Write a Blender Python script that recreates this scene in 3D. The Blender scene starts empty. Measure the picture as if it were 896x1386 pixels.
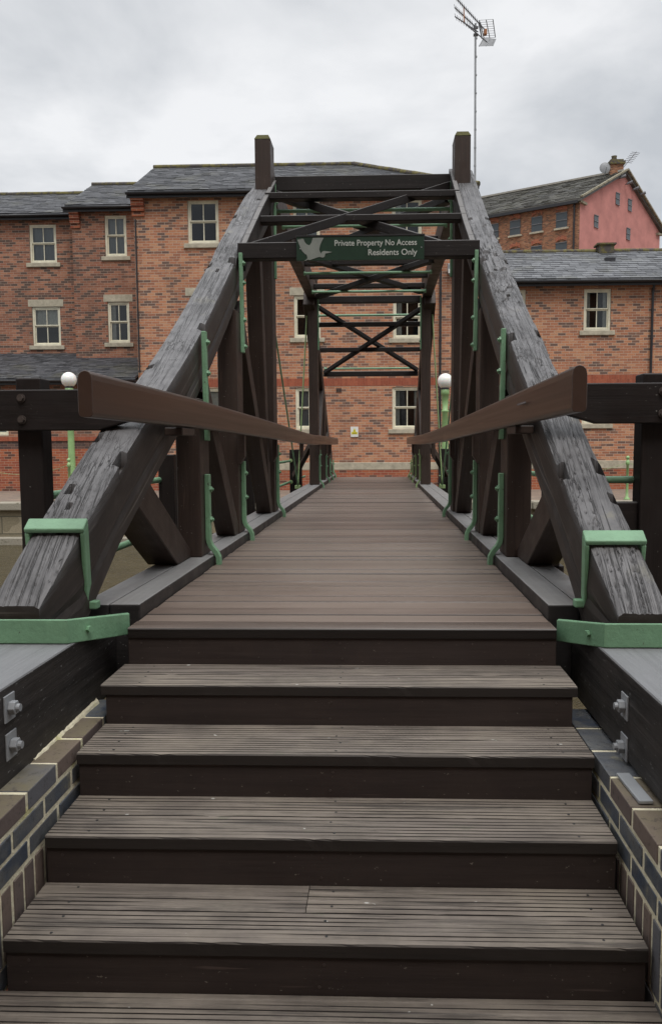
import bpy, bmesh, math, random
from mathutils import Vector, noise, Matrix
R = math.radians
random.seed(11)
scn = bpy.context.scene
COL = scn.collection

# ------------------------------------------------------------------ mesh helper
class MB:
    def __init__(s): s.v=[]; s.f=[]; s.uv=[]; s.sm=[]; s.w=None
    def face(s, pts, uv=None, smooth=False):
        i0=len(s.v); pts=[Vector(p) for p in pts]
        s.v+=pts; s.f.append(list(range(i0,i0+len(pts))))
        if uv is None: uv=autouv(pts)
        s.uv+=uv; s.sm.append(smooth)
        return s
    def mesh(s, verts, faces, uvf=None, smooth=False):
        """shared-vertex mesh; uvf(face points)->uv list"""
        i0=len(s.v); verts=[Vector(p) for p in verts]; s.v+=verts
        for f in faces:
            s.f.append([i0+i for i in f]); pts=[verts[i] for i in f]
            s.uv+= (uvf(pts) if uvf else autouv(pts)); s.sm.append(smooth)
        return s
    def box(s, x0,x1,y0,y1,z0,z1, uvf=None):
        v=[(x0,y0,z0),(x1,y0,z0),(x1,y1,z0),(x0,y1,z0),(x0,y0,z1),(x1,y0,z1),(x1,y1,z1),(x0,y1,z1)]
        f=[(0,3,2,1),(4,5,6,7),(0,1,5,4),(1,2,6,5),(2,3,7,6),(3,0,4,7)]
        return s.mesh(v,f,uvf)
    def beam(s, a,b,w,h,up=(0,0,1),off=0.0):
        """box from a to b; w across (right), h along up; centred. UV: u along length"""
        a=Vector(a);b=Vector(b);d=(b-a);L=d.length;d.normalize()
        r=d.cross(Vector(up)).normalized();u=r.cross(d).normalized()
        ro=random.uniform(0,40)
        v=[]
        for p in (a,b):
            for (i,j) in ((-1,-1),(1,-1),(1,1),(-1,1)): v.append(p+r*(w/2*i)+u*(h/2*j))
        f=[(0,3,2,1),(4,5,6,7),(0,1,5,4),(1,2,6,5),(2,3,7,6),(3,0,4,7)]
        def uvf(pts):
            n=(pts[1]-pts[0]).cross(pts[2]-pts[0]).normalized()
            if abs(n.dot(d))>.9: return [((p-a).dot(r)+ro,(p-a).dot(u)) for p in pts]
            if abs(n.dot(r))>.7: return [((p-a).dot(d)+ro,(p-a).dot(u)+.3) for p in pts]
            return [((p-a).dot(d)+ro+3,(p-a).dot(r)) for p in pts]
        return s.mesh(v,f,uvf)
    def prism(s, poly, off, uvf=None):
        """extrude polygon (3d pts) by vector off"""
        n=len(poly);poly=[Vector(p) for p in poly];off=Vector(off)
        nn=Vector((0,0,0))
        for i in range(n): nn+=poly[i].cross(poly[(i+1)%n])
        if nn.dot(off)>0: poly=poly[::-1]
        v=poly+[p+off for p in poly]
        f=[tuple(range(n)),tuple(range(2*n-1,n-1,-1))]+[(i,i+n,(i+1)%n+n,(i+1)%n) for i in range(n)]
        return s.mesh(v,f,uvf)
    def tube(s, pts, r, n=8, cap=True, smooth=True):
        pts=[Vector(p) for p in pts]; rs=r if isinstance(r,(list,tuple)) else [r]*len(pts)
        rings=[];
        for i,p in enumerate(pts):
            d=(pts[min(i+1,len(pts)-1)]-pts[max(i-1,0)]).normalized()
            ref=Vector((0,0,1)) if abs(d.z)<.9 else Vector((1,0,0))
            a=d.cross(ref).normalized();b=a.cross(d).normalized()
            rings.append([p+(a*math.cos(2*math.pi*k/n)+b*math.sin(2*math.pi*k/n))*rs[i] for k in range(n)])
        v=[q for g in rings for q in g];f=[]
        for i in range(len(pts)-1):
            for k in range(n): f.append((i*n+k,(i+1)*n+k,(i+1)*n+(k+1)%n,i*n+(k+1)%n))
        s.mesh(v,f,None,smooth)
        if cap: s.face(rings[0][::1]); s.face(rings[-1][::-1])
        return s
    def lathe(s, c, prof, n=20, smooth=True):
        v=[];f=[]
        for (r,z) in prof:
            for k in range(n): v.append((c[0]+r*math.cos(2*math.pi*k/n),c[1]+r*math.sin(2*math.pi*k/n),c[2]+z))
        for i in range(len(prof)-1):
            for k in range(n): f.append((i*n+k,i*n+(k+1)%n,(i+1)*n+(k+1)%n,(i+1)*n+k))
        return s.mesh(v,f,None,smooth)
    def hexnut(s, c, ax, r, h):
        c=Vector(c);ax=Vector(ax).normalized();ref=Vector((0,0,1)) if abs(ax.z)<.9 else Vector((1,0,0))
        a=ax.cross(ref).normalized();b=ax.cross(a)
        po=[c+(a*math.cos(k*math.pi/3)+b*math.sin(k*math.pi/3))*r for k in range(6)]
        return s.prism(po,ax*h)
    def build(s, name, mat, parent=None, bevel=0, seg=1, attr=None, merge=False, **props):
        me=bpy.data.meshes.new(name)
        o0=ROOT.get(parent.name,Vector((0,0,0))) if parent else Vector((0,0,0))
        if parent is None:
            # origin at the base centre of the object
            xs=[p.x for p in s.v];ys=[p.y for p in s.v];zs=[p.z for p in s.v]
            o0=Vector(((min(xs)+max(xs))/2,(min(ys)+max(ys))/2,min(zs)))
        me.from_pydata([tuple(p-o0) for p in s.v],[],s.f)
        uvl=me.uv_layers.new(name='UVMap')
        flat=[c for uv in s.uv for c in uv]; uvl.data.foreach_set('uv',flat)
        me.polygons.foreach_set('use_smooth',s.sm)
        if attr is not None:
            a=me.attributes.new('wear_and_sky','FLOAT','POINT'); a.data.foreach_set('value',attr)
        for m in (mat if isinstance(mat,(list,tuple)) else [mat]): me.materials.append(m)
        me.update(); me.validate()
        o=bpy.data.objects.new(name,me); COL.objects.link(o)
        ROOT[o.name]=o0
        if parent is not None: o.parent=parent
        else: o.location=o0
        if bevel:
            b=o.modifiers.new('bevel','BEVEL'); b.width=bevel; b.segments=seg; b.limit_method='ANGLE'; b.angle_limit=R(40)
        for k,v in props.items(): o[k]=v
        return o
ROOT={}
def autouv(pts):
    n=Vector((0,0,0)); k=len(pts)
    for i in range(k): n+=Vector(pts[i]).cross(Vector(pts[(i+1)%k]))
    if n.length<1e-12: return [(0,0)]*k
    n.normalize()
    if abs(n.z)>.97: return [(p[0],p[1]) for p in pts]
    t=Vector((0,0,1)).cross(n).normalized(); b=n.cross(t)
    return [(Vector(p).dot(t),Vector(p).dot(b)) for p in pts]
def empty(name, loc, label, cat, group=None):
    o=bpy.data.objects.new(name,None); COL.objects.link(o); o.location=loc
    o.empty_display_size=.2
    ROOT[o.name]=Vector(loc); o['label']=label;o['category']=cat
    if group:o['group']=group
    return o
def tag(o,label,cat,group=None):
    o['label']=label;o['category']=cat
    if group:o['group']=group
    return o

# ------------------------------------------------------------------ materials
class M:
    def __init__(s,name):
        s.m=bpy.data.materials.new(name); s.m.use_nodes=True; s.n=s.m.node_tree.nodes; s.l=s.m.node_tree.links
        s.b=s.n['Principled BSDF']
    def node(s,t,**k):
        n=s.n.new(t)
        for a,v in k.items(): setattr(n,a,v)
        return n
    def val(s,sock,v):
        if hasattr(v,'is_output'): s.l.new(v,sock)
        else: sock.default_value=v
    def uv(s,sx=1,sy=1,island=False,objr=True):
        t=s.node('ShaderNodeUVMap'); mp=s.node('ShaderNodeMapping'); mp.inputs['Scale'].default_value=(sx,sy,1)
        s.l.new(t.outputs[0],mp.inputs['Vector'])
        if objr:
            oi=s.node('ShaderNodeObjectInfo'); c=s.node('ShaderNodeCombineXYZ')
            mm=s.math('MULTIPLY',oi.outputs['Random'],37.)
            if island:
                g=s.node('ShaderNodeNewGeometry'); mm=s.math('ADD',mm,s.math('MULTIPLY',g.outputs['Random Per Island'],91.))
            s.l.new(mm,c.inputs['Z']); s.l.new(c.outputs[0],mp.inputs['Location'])
        return mp.outputs[0]
    def obj(s,sc=(1,1,1)):
        t=s.node('ShaderNodeTexCoord'); mp=s.node('ShaderNodeMapping'); mp.inputs['Scale'].default_value=sc
        s.l.new(t.outputs['Object'],mp.inputs['Vector']); return mp.outputs[0]
    def noise(s,vec,scale,detail=4,rough=.55,dist=0):
        n=s.node('ShaderNodeTexNoise'); s.l.new(vec,n.inputs['Vector'])
        n.inputs['Scale'].default_value=scale;n.inputs['Detail'].default_value=detail;n.inputs['Roughness'].default_value=rough;n.inputs['Distortion'].default_value=dist
        return n.outputs['Fac']
    def ramp(s,fac,stops,interp='LINEAR'):
        r=s.node('ShaderNodeValToRGB'); r.color_ramp.interpolation=interp; e=r.color_ramp.elements
        while len(e)<len(stops): e.new(.5)
        for i,(p,c) in enumerate(stops):
            e[i].position=p; e[i].color=(c,c,c,1) if isinstance(c,(int,float)) else (*c,1)
        s.l.new(fac,r.inputs[0]); return r.outputs[0]
    def mix(s,fac,a,b,mode='MIX'):
        n=s.node('ShaderNodeMix',data_type='RGBA',blend_type=mode)
        s.val(n.inputs[0],fac)
        for sk,v in ((n.inputs[6],a),(n.inputs[7],b)):
            s.val(sk, v if hasattr(v,'is_output') else ((*v,1) if len(v)==3 else v))
        return n.outputs[2]
    def math(s,op,a,b=0.,c=0.):
        n=s.node('ShaderNodeMath',operation=op); s.val(n.inputs[0],a); s.val(n.inputs[1],b)
        if op=='MULTIPLY_ADD': s.val(n.inputs[2],c)
        return n.outputs[0]
    def bump(s,h,strength=.3,dist=.005,prev=None):
        n=s.node('ShaderNodeBump'); s.l.new(h,n.inputs['Height']); n.inputs['Strength'].default_value=strength;n.inputs['Distance'].default_value=dist
        if prev is not None: s.l.new(prev,n.inputs['Normal'])
        s.l.new(n.outputs[0],s.b.inputs['Normal']); return n.outputs[0]
    def done(s,col=None,rough=.6,spec=.5,metal=0):
        if col is not None: s.val(s.b.inputs['Base Color'], col if hasattr(col,'is_output') else (*col,1))
        s.val(s.b.inputs['Roughness'],rough); s.b.inputs['Specular IOR Level'].default_value=spec; s.b.inputs['Metallic'].default_value=metal
        return s.m

def wood(name,col,rough=.5,var=.35,chips=.0,chipcol=(.25,.24,.22),bumps=.35,spec=.3,dirt=None,top=None,us=1.2,lok=.45):
    m=M(name); u=m.uv(us,22); u2=m.uv(1,1); u3=m.uv(3,70)
    g=m.noise(u,1.6,6,.6,.3); f=m.noise(u3,2.,3,.5); lo=m.noise(u2,1.7,3,.6)
    k=1-var
    c=m.mix(m.ramp(g,[(.3,0),(.7,1)]),tuple(x*k for x in col),tuple(x*(1+var*.7) for x in col))
    c=m.mix(m.math('MULTIPLY',m.ramp(lo,[(.4,0),(.75,1)]),lok),c,tuple(x*1.35+.006 for x in col))
    if dirt: c=m.mix(m.math('MULTIPLY',m.ramp(m.noise(u2,5.,5,.7),[(.5,0),(.75,1)]),.6),c,dirt)
    if chips:
        ch=m.ramp(m.noise(m.uv(1,1.6),42.,3,.7),[(1-chips-.04,0),(1-chips,1)])
        c=m.mix(ch,c,chipcol)
        sc=m.ramp(m.noise(m.uv(2.,60),1.1,2,.4),[(.70,0),(.73,1)])
        c=m.mix(m.math('MULTIPLY',sc,m.ramp(m.noise(u2,2.3,2),[(.52,0),(.62,.55)])),c,tuple(x*3 for x in col))
    if top:   # upward faces painted paler: weathering, with sky light put into the colour
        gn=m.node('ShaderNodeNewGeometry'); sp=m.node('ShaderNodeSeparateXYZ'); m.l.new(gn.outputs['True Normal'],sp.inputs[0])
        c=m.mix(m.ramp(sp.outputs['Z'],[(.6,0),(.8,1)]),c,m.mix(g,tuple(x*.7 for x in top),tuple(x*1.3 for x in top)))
    h=m.math('ADD',m.math('MULTIPLY',g,.7),m.math('MULTIPLY',f,.3))
    m.bump(h,bumps,.006)
    return m.done(c,m.ramp(m.noise(u if lok<.2 else u2,6. if lok>.2 else 1.,4),[(.3,rough-.08),(.7,min(1,rough+(.13 if lok>.2 else .05)))]),spec)
WB=(.031,.0205,.0165)
mat={}
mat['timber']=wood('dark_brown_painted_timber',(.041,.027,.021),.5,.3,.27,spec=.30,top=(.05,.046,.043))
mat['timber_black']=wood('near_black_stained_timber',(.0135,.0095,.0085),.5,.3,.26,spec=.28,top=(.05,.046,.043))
mat['rail']=wood('brown_painted_handrail',(.052,.0300,.0215),.36,.07,.235,(.22,.19,.16),.08,spec=.5,us=.3,lok=.1)
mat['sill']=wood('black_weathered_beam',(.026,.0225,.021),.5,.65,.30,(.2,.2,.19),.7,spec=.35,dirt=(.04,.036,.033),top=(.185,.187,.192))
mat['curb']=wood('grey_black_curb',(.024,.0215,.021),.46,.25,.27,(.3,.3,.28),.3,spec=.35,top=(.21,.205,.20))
mat['riser']=wood('dark_riser_board',(.034,.0245,.0215),.6,.25,.27,(.16,.14,.12),.25,spec=.3,dirt=(.050,.036,.030))
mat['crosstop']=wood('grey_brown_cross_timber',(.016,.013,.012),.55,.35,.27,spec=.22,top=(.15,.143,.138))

def mk_rake():
    m=M('cracked_weathered_paint_timber')
    u=m.uv(1,1); a=m.node('ShaderNodeAttribute',attribute_name='wear_and_sky').outputs['Fac']
    ul=m.uv(1.3,17)
    g=m.noise(ul,1.5,7,.65,.4)
    side=m.mix(m.ramp(g,[(.3,0),(.7,1)]),(.017,.0125,.0105),(.033,.0245,.0205))
    scr=m.ramp(m.noise(m.uv(.5,42),1.3,3,.5),[(.60,0),(.66,1)])
    side=m.mix(m.math('MULTIPLY',scr,m.ramp(m.noise(u,2.1,3),[(.45,0),(.62,.85)])),side,(.13,.115,.10)); side=m.mix(m.math('MULTIPLY',m.ramp(m.noise(u,7.,6,.75),[(.5,0),(.7,1)]),.4),side,(.075,.068,.062))
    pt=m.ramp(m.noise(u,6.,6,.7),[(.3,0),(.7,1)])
    top=m.mix(pt,(.062,.059,.060),(.158,.154,.156))  # grey of weathered paint, with the sky's reflection painted in
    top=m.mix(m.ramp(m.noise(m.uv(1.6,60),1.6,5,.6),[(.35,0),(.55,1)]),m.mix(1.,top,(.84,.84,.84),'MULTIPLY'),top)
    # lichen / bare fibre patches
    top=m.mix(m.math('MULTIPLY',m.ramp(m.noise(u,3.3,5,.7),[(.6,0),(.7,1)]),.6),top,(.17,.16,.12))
    # paint crack network
    vo=m.node('ShaderNodeTexVoronoi',feature='DISTANCE_TO_EDGE'); mp=m.uv(7,38)
    dm=m.node('ShaderNodeVectorMath',operation='ADD'); nz=m.node('ShaderNodeTexNoise'); m.l.new(mp,nz.inputs['Vector']); nz.inputs['Scale'].default_value=1.1;nz.inputs['Detail'].default_value=4
    sc=m.node('ShaderNodeVectorMath',operation='SCALE'); m.l.new(nz.outputs['Color'],sc.inputs[0]); sc.inputs[3].default_value=1.6
    m.l.new(mp,dm.inputs[0]); m.l.new(sc.outputs[0],dm.inputs[1]); m.l.new(dm.outputs[0],vo.inputs['Vector']); vo.inputs['Scale'].default_value=1.
    dmg=m.ramp(m.noise(u,2.2,3,.6),[(.50,0),(.60,1)])
    cr=m.math('MULTIPLY',m.ramp(vo.outputs['Distance'],[(.0,1),(.02,.8),(.05,0)]),dmg)
    lc=m.ramp(m.noise(m.uv(.55,24),1.25,4,.5,.5),[(.486,0),(.496,1),(.504,1),(.514,0)])
    lc2=m.math('MULTIPLY',m.ramp(m.noise(m.uv(1.3,58),1.2,3,.5,.3),[(.470,0),(.492,1),(.508,1),(.530,0)]),m.ramp(m.noise(u,2.9,3),[(.46,0),(.56,.75)]))
    cr=m.math('MAXIMUM',m.math('MAXIMUM',cr,lc2),m.math('MULTIPLY',lc,.9))
    crt=m.math('MULTIPLY',cr,a)
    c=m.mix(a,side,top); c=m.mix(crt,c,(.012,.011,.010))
    h=m.math('SUBTRACT',m.math('MULTIPLY',g,.22),m.math('MULTIPLY',crt,1.5))
    m.bump(h,.6,.008)
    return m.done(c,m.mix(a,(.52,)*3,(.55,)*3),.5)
mat['rake']=mk_rake()

def mk_tread():
    m=M('grooved_tread_board'); u=m.uv(1.5,30,True); u2=m.uv(1,1,True)
    g=m.noise(u,1.4,6,.65,.2)
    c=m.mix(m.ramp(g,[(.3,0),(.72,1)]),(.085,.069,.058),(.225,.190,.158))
    c=m.mix(m.math('MULTIPLY',m.ramp(m.noise(u2,2.2,5,.65),[(.42,0),(.7,1)]),.65),c,(.27,.23,.18))
    c=m.mix(m.math('MULTIPLY',m.ramp(m.noise(u2,3.1,5,.7),[(.5,0),(.72,1)]),.55),c,(.085,.072,.058))
    c=m.mix(m.ramp(m.noise(m.uv(1,1.4,True),22.,2,.4),[(.765,0),(.78,1)]),c,(.5,.49,.45))
    c=m.mix(m.math('MULTIPLY',m.ramp(m.noise(m.uv(.6,9,True),2.4,6,.75),[(.52,0),(.62,1)]),.75),c,(.050,.042,.036))
    c=m.mix(m.math('MULTIPLY',m.ramp(m.noise(m.uv(1,2,False),5.,6,.8),[(.60,0),(.68,1)]),.5),c,(.10,.105,.07))
    # faces that do not point up take a darker tone
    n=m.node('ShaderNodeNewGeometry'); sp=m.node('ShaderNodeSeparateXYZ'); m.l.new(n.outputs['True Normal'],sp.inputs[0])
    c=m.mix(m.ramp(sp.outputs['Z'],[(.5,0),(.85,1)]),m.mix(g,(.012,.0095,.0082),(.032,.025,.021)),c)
    m.bump(g,.35,.004)
    return m.done(c,.62,.4)
mat['tread']=mk_tread()
def mk_deck():
    m=M('brown_deck_boards'); u=m.uv(1.1,26,True); u2=m.uv(1,1,True)
    g=m.noise(u,1.5,6,.6,.2); gi=m.node('ShaderNodeNewGeometry').outputs['Random Per Island']
    c=m.mix(m.ramp(g,[(.3,0),(.72,1)]),(.088,.062,.049),(.195,.145,.118))
    c=m.mix(m.math('MULTIPLY',m.ramp(gi,[(0,0),(1,1)]),.6),c,(.20,.155,.125)); c=m.mix(m.ramp(gi,[(.0,.6),(.25,0)]),c,(.075,.052,.040))
    c=m.mix(m.math('MULTIPLY',m.ramp(m.noise(m.obj((.5,.35,1)),1.6,4),[(.45,0),(.65,1)]),.35),c,(.20,.172,.145))
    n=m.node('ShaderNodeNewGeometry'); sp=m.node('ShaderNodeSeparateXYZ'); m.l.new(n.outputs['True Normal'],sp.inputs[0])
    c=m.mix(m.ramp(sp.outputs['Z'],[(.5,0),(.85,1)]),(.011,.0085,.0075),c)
    gr=m.node('ShaderNodeTexWave',wave_type='BANDS',bands_direction='Y'); m.l.new(m.uv(1,1,False,False),gr.inputs['Vector']); gr.inputs['Scale'].default_value=17.; gr.inputs['Distortion'].default_value=.0
    h=m.math('ADD',m.math('MULTIPLY',g,.6),m.math('MULTIPLY',gr.outputs['Fac'],.6))
    m.bump(h,.4,.004)
    return m.done(c,m.ramp(g,[(.3,.34),(.7,.52)]),.5)
mat['deck']=mk_deck()

def paint(name,col,rough=.4,bs=.25,sc=60,chip=True):
    m=M(name); o=m.obj()
    n1=m.noise(o,sc,4,.6); n2=m.noise(o,4.,4,.6)
    c=m.mix(m.ramp(n2,[(.35,0),(.7,1)]),tuple(x*.82 for x in col),tuple(min(1,x*1.12) for x in col))
    if chip:
        c=m.mix(m.ramp(m.noise(o,23.,5,.75),[(.655,0),(.69,1)]),c,(.055,.042,.032))
        c=m.mix(m.math('MULTIPLY',m.ramp(m.noise(o,9.,5,.75),[(.5,0),(.75,1)]),.4),c,tuple(x*.5 for x in col))
    m.bump(n1,bs,.004)
    return m.done(c,rough,.5)
mat['green']=paint('green_painted_iron',(.175,.330,.195),.5,.6,55)
mat['greenold']=paint('yellowed_green_paint',(.30,.42,.19),.5,.3)
mat['greenlamp']=paint('light_green_gloss_paint',(.29,.47,.20),.4,.1,30,False)
mat['cream']=paint('cream_window_paint',(.76,.72,.56),.45,.05,20,False)
mat['white']=paint('white_gloss',(.78,.78,.74),.35,.05,20,False)
mat['black_plastic']=paint('black_gutter_plastic',(.022,.022,.025),.4,.05,20,False)
mat['galv']=paint('galvanised_steel',(.30,.31,.32),.42,.15,60,False)
mat['steel_dark']=paint('dull_steel',(.16,.16,.17),.45,.1,60,False)
mat['rust']=paint('dark_rusty_bolt',(.05,.036,.03),.6,.4,80,False)
def simple(name,col,rough=.6,sc=8,var=.2,bs=.2,bd=.01,spec=.4):
    m=M(name);o=m.obj();n=m.noise(o,sc,6,.65)
    c=m.mix(m.ramp(n,[(.3,0),(.7,1)]),tuple(x*(1-var) for x in col),tuple(min(1,x*(1+var)) for x in col)); m.bump(n,bs,bd)
    return m.done(c,rough,spec)
mat['stone']=simple('sandstone',(.42,.38,.29),.85,6,.25)
mat['render_pink']=simple('pink_render',(.46,.195,.17),.85,.9,.18,.1,.02)
mat['dark_room']=simple('dark_room',(.012,.012,.013),.9,3,.2)
mat['curtain']=simple('pale_curtain',(.5,.49,.45),.8,12,.2)
mat['blind']=simple('grey_blind',(.2,.21,.22),.7,3,.1)
def mk_mossy(name,base,moss=(.14,.13,.05),lo=.45):
    m=M(name);o=m.obj();n=m.noise(o,5.,6,.7);n2=m.noise(o,30.,5,.7)
    c=m.mix(n2,tuple(x*.6 for x in base),tuple(x*1.3 for x in base))
    c=m.mix(m.ramp(n,[(lo,0),(lo+.12,1)]),c,moss); m.bump(n2,.7,.02); return m.done(c,.9,.2)
mat['ridge']=mk_mossy('mossy_ridge_tile',(.09,.08,.075),(.16,.14,.055))
mat['mossy_post']=mk_mossy('mossy_post_cap',(.05,.04,.032),(.10,.095,.04),.38)
mat['quay']=mk_mossy('weathered_quay_stone',(.30,.27,.20),(.09,.085,.055),.5)
mat['coping']=mk_mossy('quay_coping_stone',(.34,.31,.25),(.12,.11,.07),.56)

def mk_brick(name,stops,mortar,w=.225,h=.075,ms=.011,bs=.5,stain=.25,rot=False,bias=0.):
    m=M(name)
    v=m.uv(1,1,False,False)
    if rot:
        mp=m.node('ShaderNodeMapping'); mp.inputs['Rotation'].default_value=(0,0,R(90)); m.l.new(v,mp.inputs['Vector']); v=mp.outputs[0]
    # very slight waviness of the joints
    nz=m.node('ShaderNodeTexNoise'); m.l.new(v,nz.inputs['Vector']); nz.inputs['Scale'].default_value=7.; nz.inputs['Detail'].default_value=3
    s1=m.node('ShaderNodeVectorMath',operation='SCALE'); m.l.new(nz.outputs['Color'],s1.inputs[0]); s1.inputs[3].default_value=.009
    ad=m.node('ShaderNodeVectorMath',operation='ADD'); m.l.new(v,ad.inputs[0]); m.l.new(s1.outputs[0],ad.inputs[1])
    b=m.node('ShaderNodeTexBrick'); m.l.new(ad.outputs[0],b.inputs['Vector'])
    b.offset=.5; b.inputs['Scale'].default_value=1; b.inputs['Brick Width'].default_value=w; b.inputs['Row Height'].default_value=h
    b.inputs['Mortar Size'].default_value=ms*.5; b.inputs['Mortar Smooth'].default_value=.2
    b.inputs['Color1'].default_value=(0,0,0,1);b.inputs['Color2'].default_value=(1,1,1,1);b.inputs['Mortar'].default_value=(.5,.5,.5,1)
    lo=m.noise(v,.55,3,.6)
    f=m.math('ADD',b.outputs['Color'],m.math('MULTIPLY',m.math('SUBTRACT',lo,.5),.45))
    c=m.ramp(f,stops,'CONSTANT')
    fine=m.noise(v,26.,5,.7)
    c=m.mix(m.ramp(fine,[(.25,0),(.75,1)]),m.mix(1.,c,(.72,.72,.72),'MULTIPLY'),m.mix(1.,c,(1.22,1.2,1.18),'MULTIPLY'))
    c=m.mix(b.outputs['Fac'],c,m.mix(fine,tuple(x*.75 for x in mortar),mortar))
    st=m.noise(m.uv(1,.35,False,False),.9,5,.65)
    c=m.mix(m.math('MULTIPLY',m.ramp(st,[(.5,0),(.72,1)]),stain),c,(.10,.07,.055))
    hh=m.math('ADD',m.math('MULTIPLY',m.math('SUBTRACT',1.,b.outputs['Fac']),1.),m.math('MULTIPLY',fine,.35))
    m.bump(hh,bs,.006)
    return m.done(c,.88,.25)
BST=[(0,(.165,.105,.085)),(.10,(.23,.125,.090)),(.23,(.41,.182,.106)),(.42,(.50,.230,.128)),(.60,(.44,.193,.112)),(.74,(.52,.268,.155)),(.88,(.35,.155,.096))]
mat['brick']=mk_brick('orange_red_brick',BST,(.56,.46,.36),stain=.35)
mat['brick_left']=mk_brick('brown_red_brick',[(0,(.115,.076,.062)),(.22,(.17,.092,.070)),(.36,(.28,.125,.080)),(.55,(.34,.155,.096)),(.72,(.30,.125,.080)),(.86,(.39,.19,.12))],(.42,.33,.26),stain=.45)
mat['soldier']=mk_brick('red_soldier_brick',[(0,(.33,.095,.055)),(.5,(.38,.115,.065)),(.8,(.30,.085,.05))],(.36,.15,.09),w=.225,h=.075,rot=True,ms=.009)
mat['brick_red']=mk_brick('deep_red_brick',[(0,(.30,.085,.05)),(.25,(.38,.12,.06)),(.7,(.33,.10,.055)),(.88,(.13,.06,.045))],(.45,.33,.24))
mat['brick_dark']=mk_brick('dark_engineering_brick',[(0,(.085,.06,.055)),(.5,(.14,.08,.065)),(.8,(.10,.06,.055))],(.25,.18,.14))
mat['mill']=mk_brick('old_mill_brick',[(0,(.15,.08,.055)),(.2,(.27,.12,.068)),(.5,(.33,.155,.085)),(.75,(.24,.10,.06)),(.9,(.38,.20,.12))],(.34,.25,.17),w=.21,h=.075,ms=.013)
mat['paving']=mk_brick('brick_paving',[(0,(.20,.16,.13)),(.4,(.27,.20,.155)),(.7,(.23,.17,.14))],(.16,.14,.10),w=.21,h=.105,stain=.1)
mat['quaywall']=mk_brick('quay_stone_blocks',[(0,(.22,.19,.13)),(.4,(.30,.26,.185)),(.7,(.26,.22,.15))],(.12,.11,.08),w=1.1,h=.42,ms=.03,stain=.75)

def mk_slate(name,a,b_,w=.3,h=.2,bs=.6):
    m=M(name); v=m.uv(1,1,False,False)
    b=m.node('ShaderNodeTexBrick'); m.l.new(v,b.inputs['Vector']); b.inputs['Scale'].default_value=1
    b.inputs['Brick Width'].default_value=w;b.inputs['Row Height'].default_value=h;b.inputs['Mortar Size'].default_value=.005;b.inputs['Mortar Smooth'].default_value=.3
    b.inputs['Color1'].default_value=(0,0,0,1);b.inputs['Color2'].default_value=(1,1,1,1);b.inputs['Mortar'].default_value=(0,0,0,1)
    n=m.noise(v,3.,5,.7)
    c=m.mix(b.outputs['Color'],a,b_); c=m.mix(m.ramp(n,[(.35,0),(.7,.35)]),c,tuple(x*1.1 for x in b_))
    c=m.mix(m.math('MULTIPLY',b.outputs['Fac'],.85),c,(.015,.015,.016))
    # saw-tooth lap: lower edge of each slate stands proud
    sp=m.node('ShaderNodeSeparateXYZ'); m.l.new(v,sp.inputs[0])
    saw=m.math('FRACT',m.math('DIVIDE',sp.outputs['Y'],h))
    hh=m.math('ADD',m.math('SUBTRACT',1.,saw),m.math('MULTIPLY',b.outputs['Color'],.35))
    m.bump(hh,bs,.012)
    return m.done(c,m.ramp(n,[(.3,.42),(.7,.62)]),.5)
mat['slate']=mk_slate('blue_grey_slate',(.028,.029,.033),(.098,.100,.108),.28,.19,1.)
mat['slate_light']=mk_slate('pale_grey_slate',(.060,.064,.070),(.165,.170,.180),.35,.22,1.)
mat['slate_old']=mk_slate('brown_grey_stone_slate',(.045,.043,.037),(.105,.100,.088),.5,.3,1.)

def mk_slate2(name,a,b_,moss=(.12,.115,.06)):
    m=M(name); g=m.node('ShaderNodeNewGeometry').outputs['Random Per Island']; o=m.obj(); n=m.noise(o,9.,5,.7); lo=m.noise(o,.8,4,.6)
    c=m.mix(g,a,b_); c=m.mix(m.ramp(n,[(.35,0),(.7,.5)]),c,tuple(x*.6 for x in a)); c=m.mix(m.math('MULTIPLY',m.ramp(lo,[(.52,0),(.7,1)]),.35),c,moss)
    m.bump(n,.4,.006); return m.done(c,.62,.35)
mat['slate_a']=mk_slate2('dark_slate',(.040,.041,.046),(.105,.107,.116))
mat['slate_b']=mk_slate2('grey_slate',(.085,.088,.095),(.185,.190,.200))
mat['slate_c']=mk_slate2('stone_slate',(.055,.053,.046),(.125,.118,.100))
def mk_glass():
    m=M('window_glass'); n=m.n
    for x in list(n): 
        if x.type=='BSDF_PRINCIPLED': n.remove(x)
    out=[x for x in n if x.type=='OUTPUT_MATERIAL'][0]
    gl=m.node('ShaderNodeBsdfGlossy'); gl.inputs['Roughness'].default_value=.02; gl.inputs['Color'].default_value=(.9,.93,.95,1)
    tr=m.node('ShaderNodeBsdfTransparent'); tr.inputs['Color'].default_value=(.8,.84,.84,1)
    lw=m.node('ShaderNodeLayerWeight'); lw.inputs['Blend'].default_value=.22
    mx=m.node('ShaderNodeMixShader')
    f=m.math('MULTIPLY_ADD',lw.outputs['Fresnel'],.9,.05); m.l.new(f,mx.inputs[0]); m.l.new(tr.outputs[0],mx.inputs[1]); m.l.new(gl.outputs[0],mx.inputs[2])
    m.l.new(mx.outputs[0],out.inputs['Surface']); return m.m
mat['glass']=mk_glass()
def mk_globe():
    m=M('opal_lamp_globe'); m.b.inputs['Subsurface Weight'].default_value=.2
    return m.done((.86,.86,.82),.25,.5)
mat['globe']=mk_globe()
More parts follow.
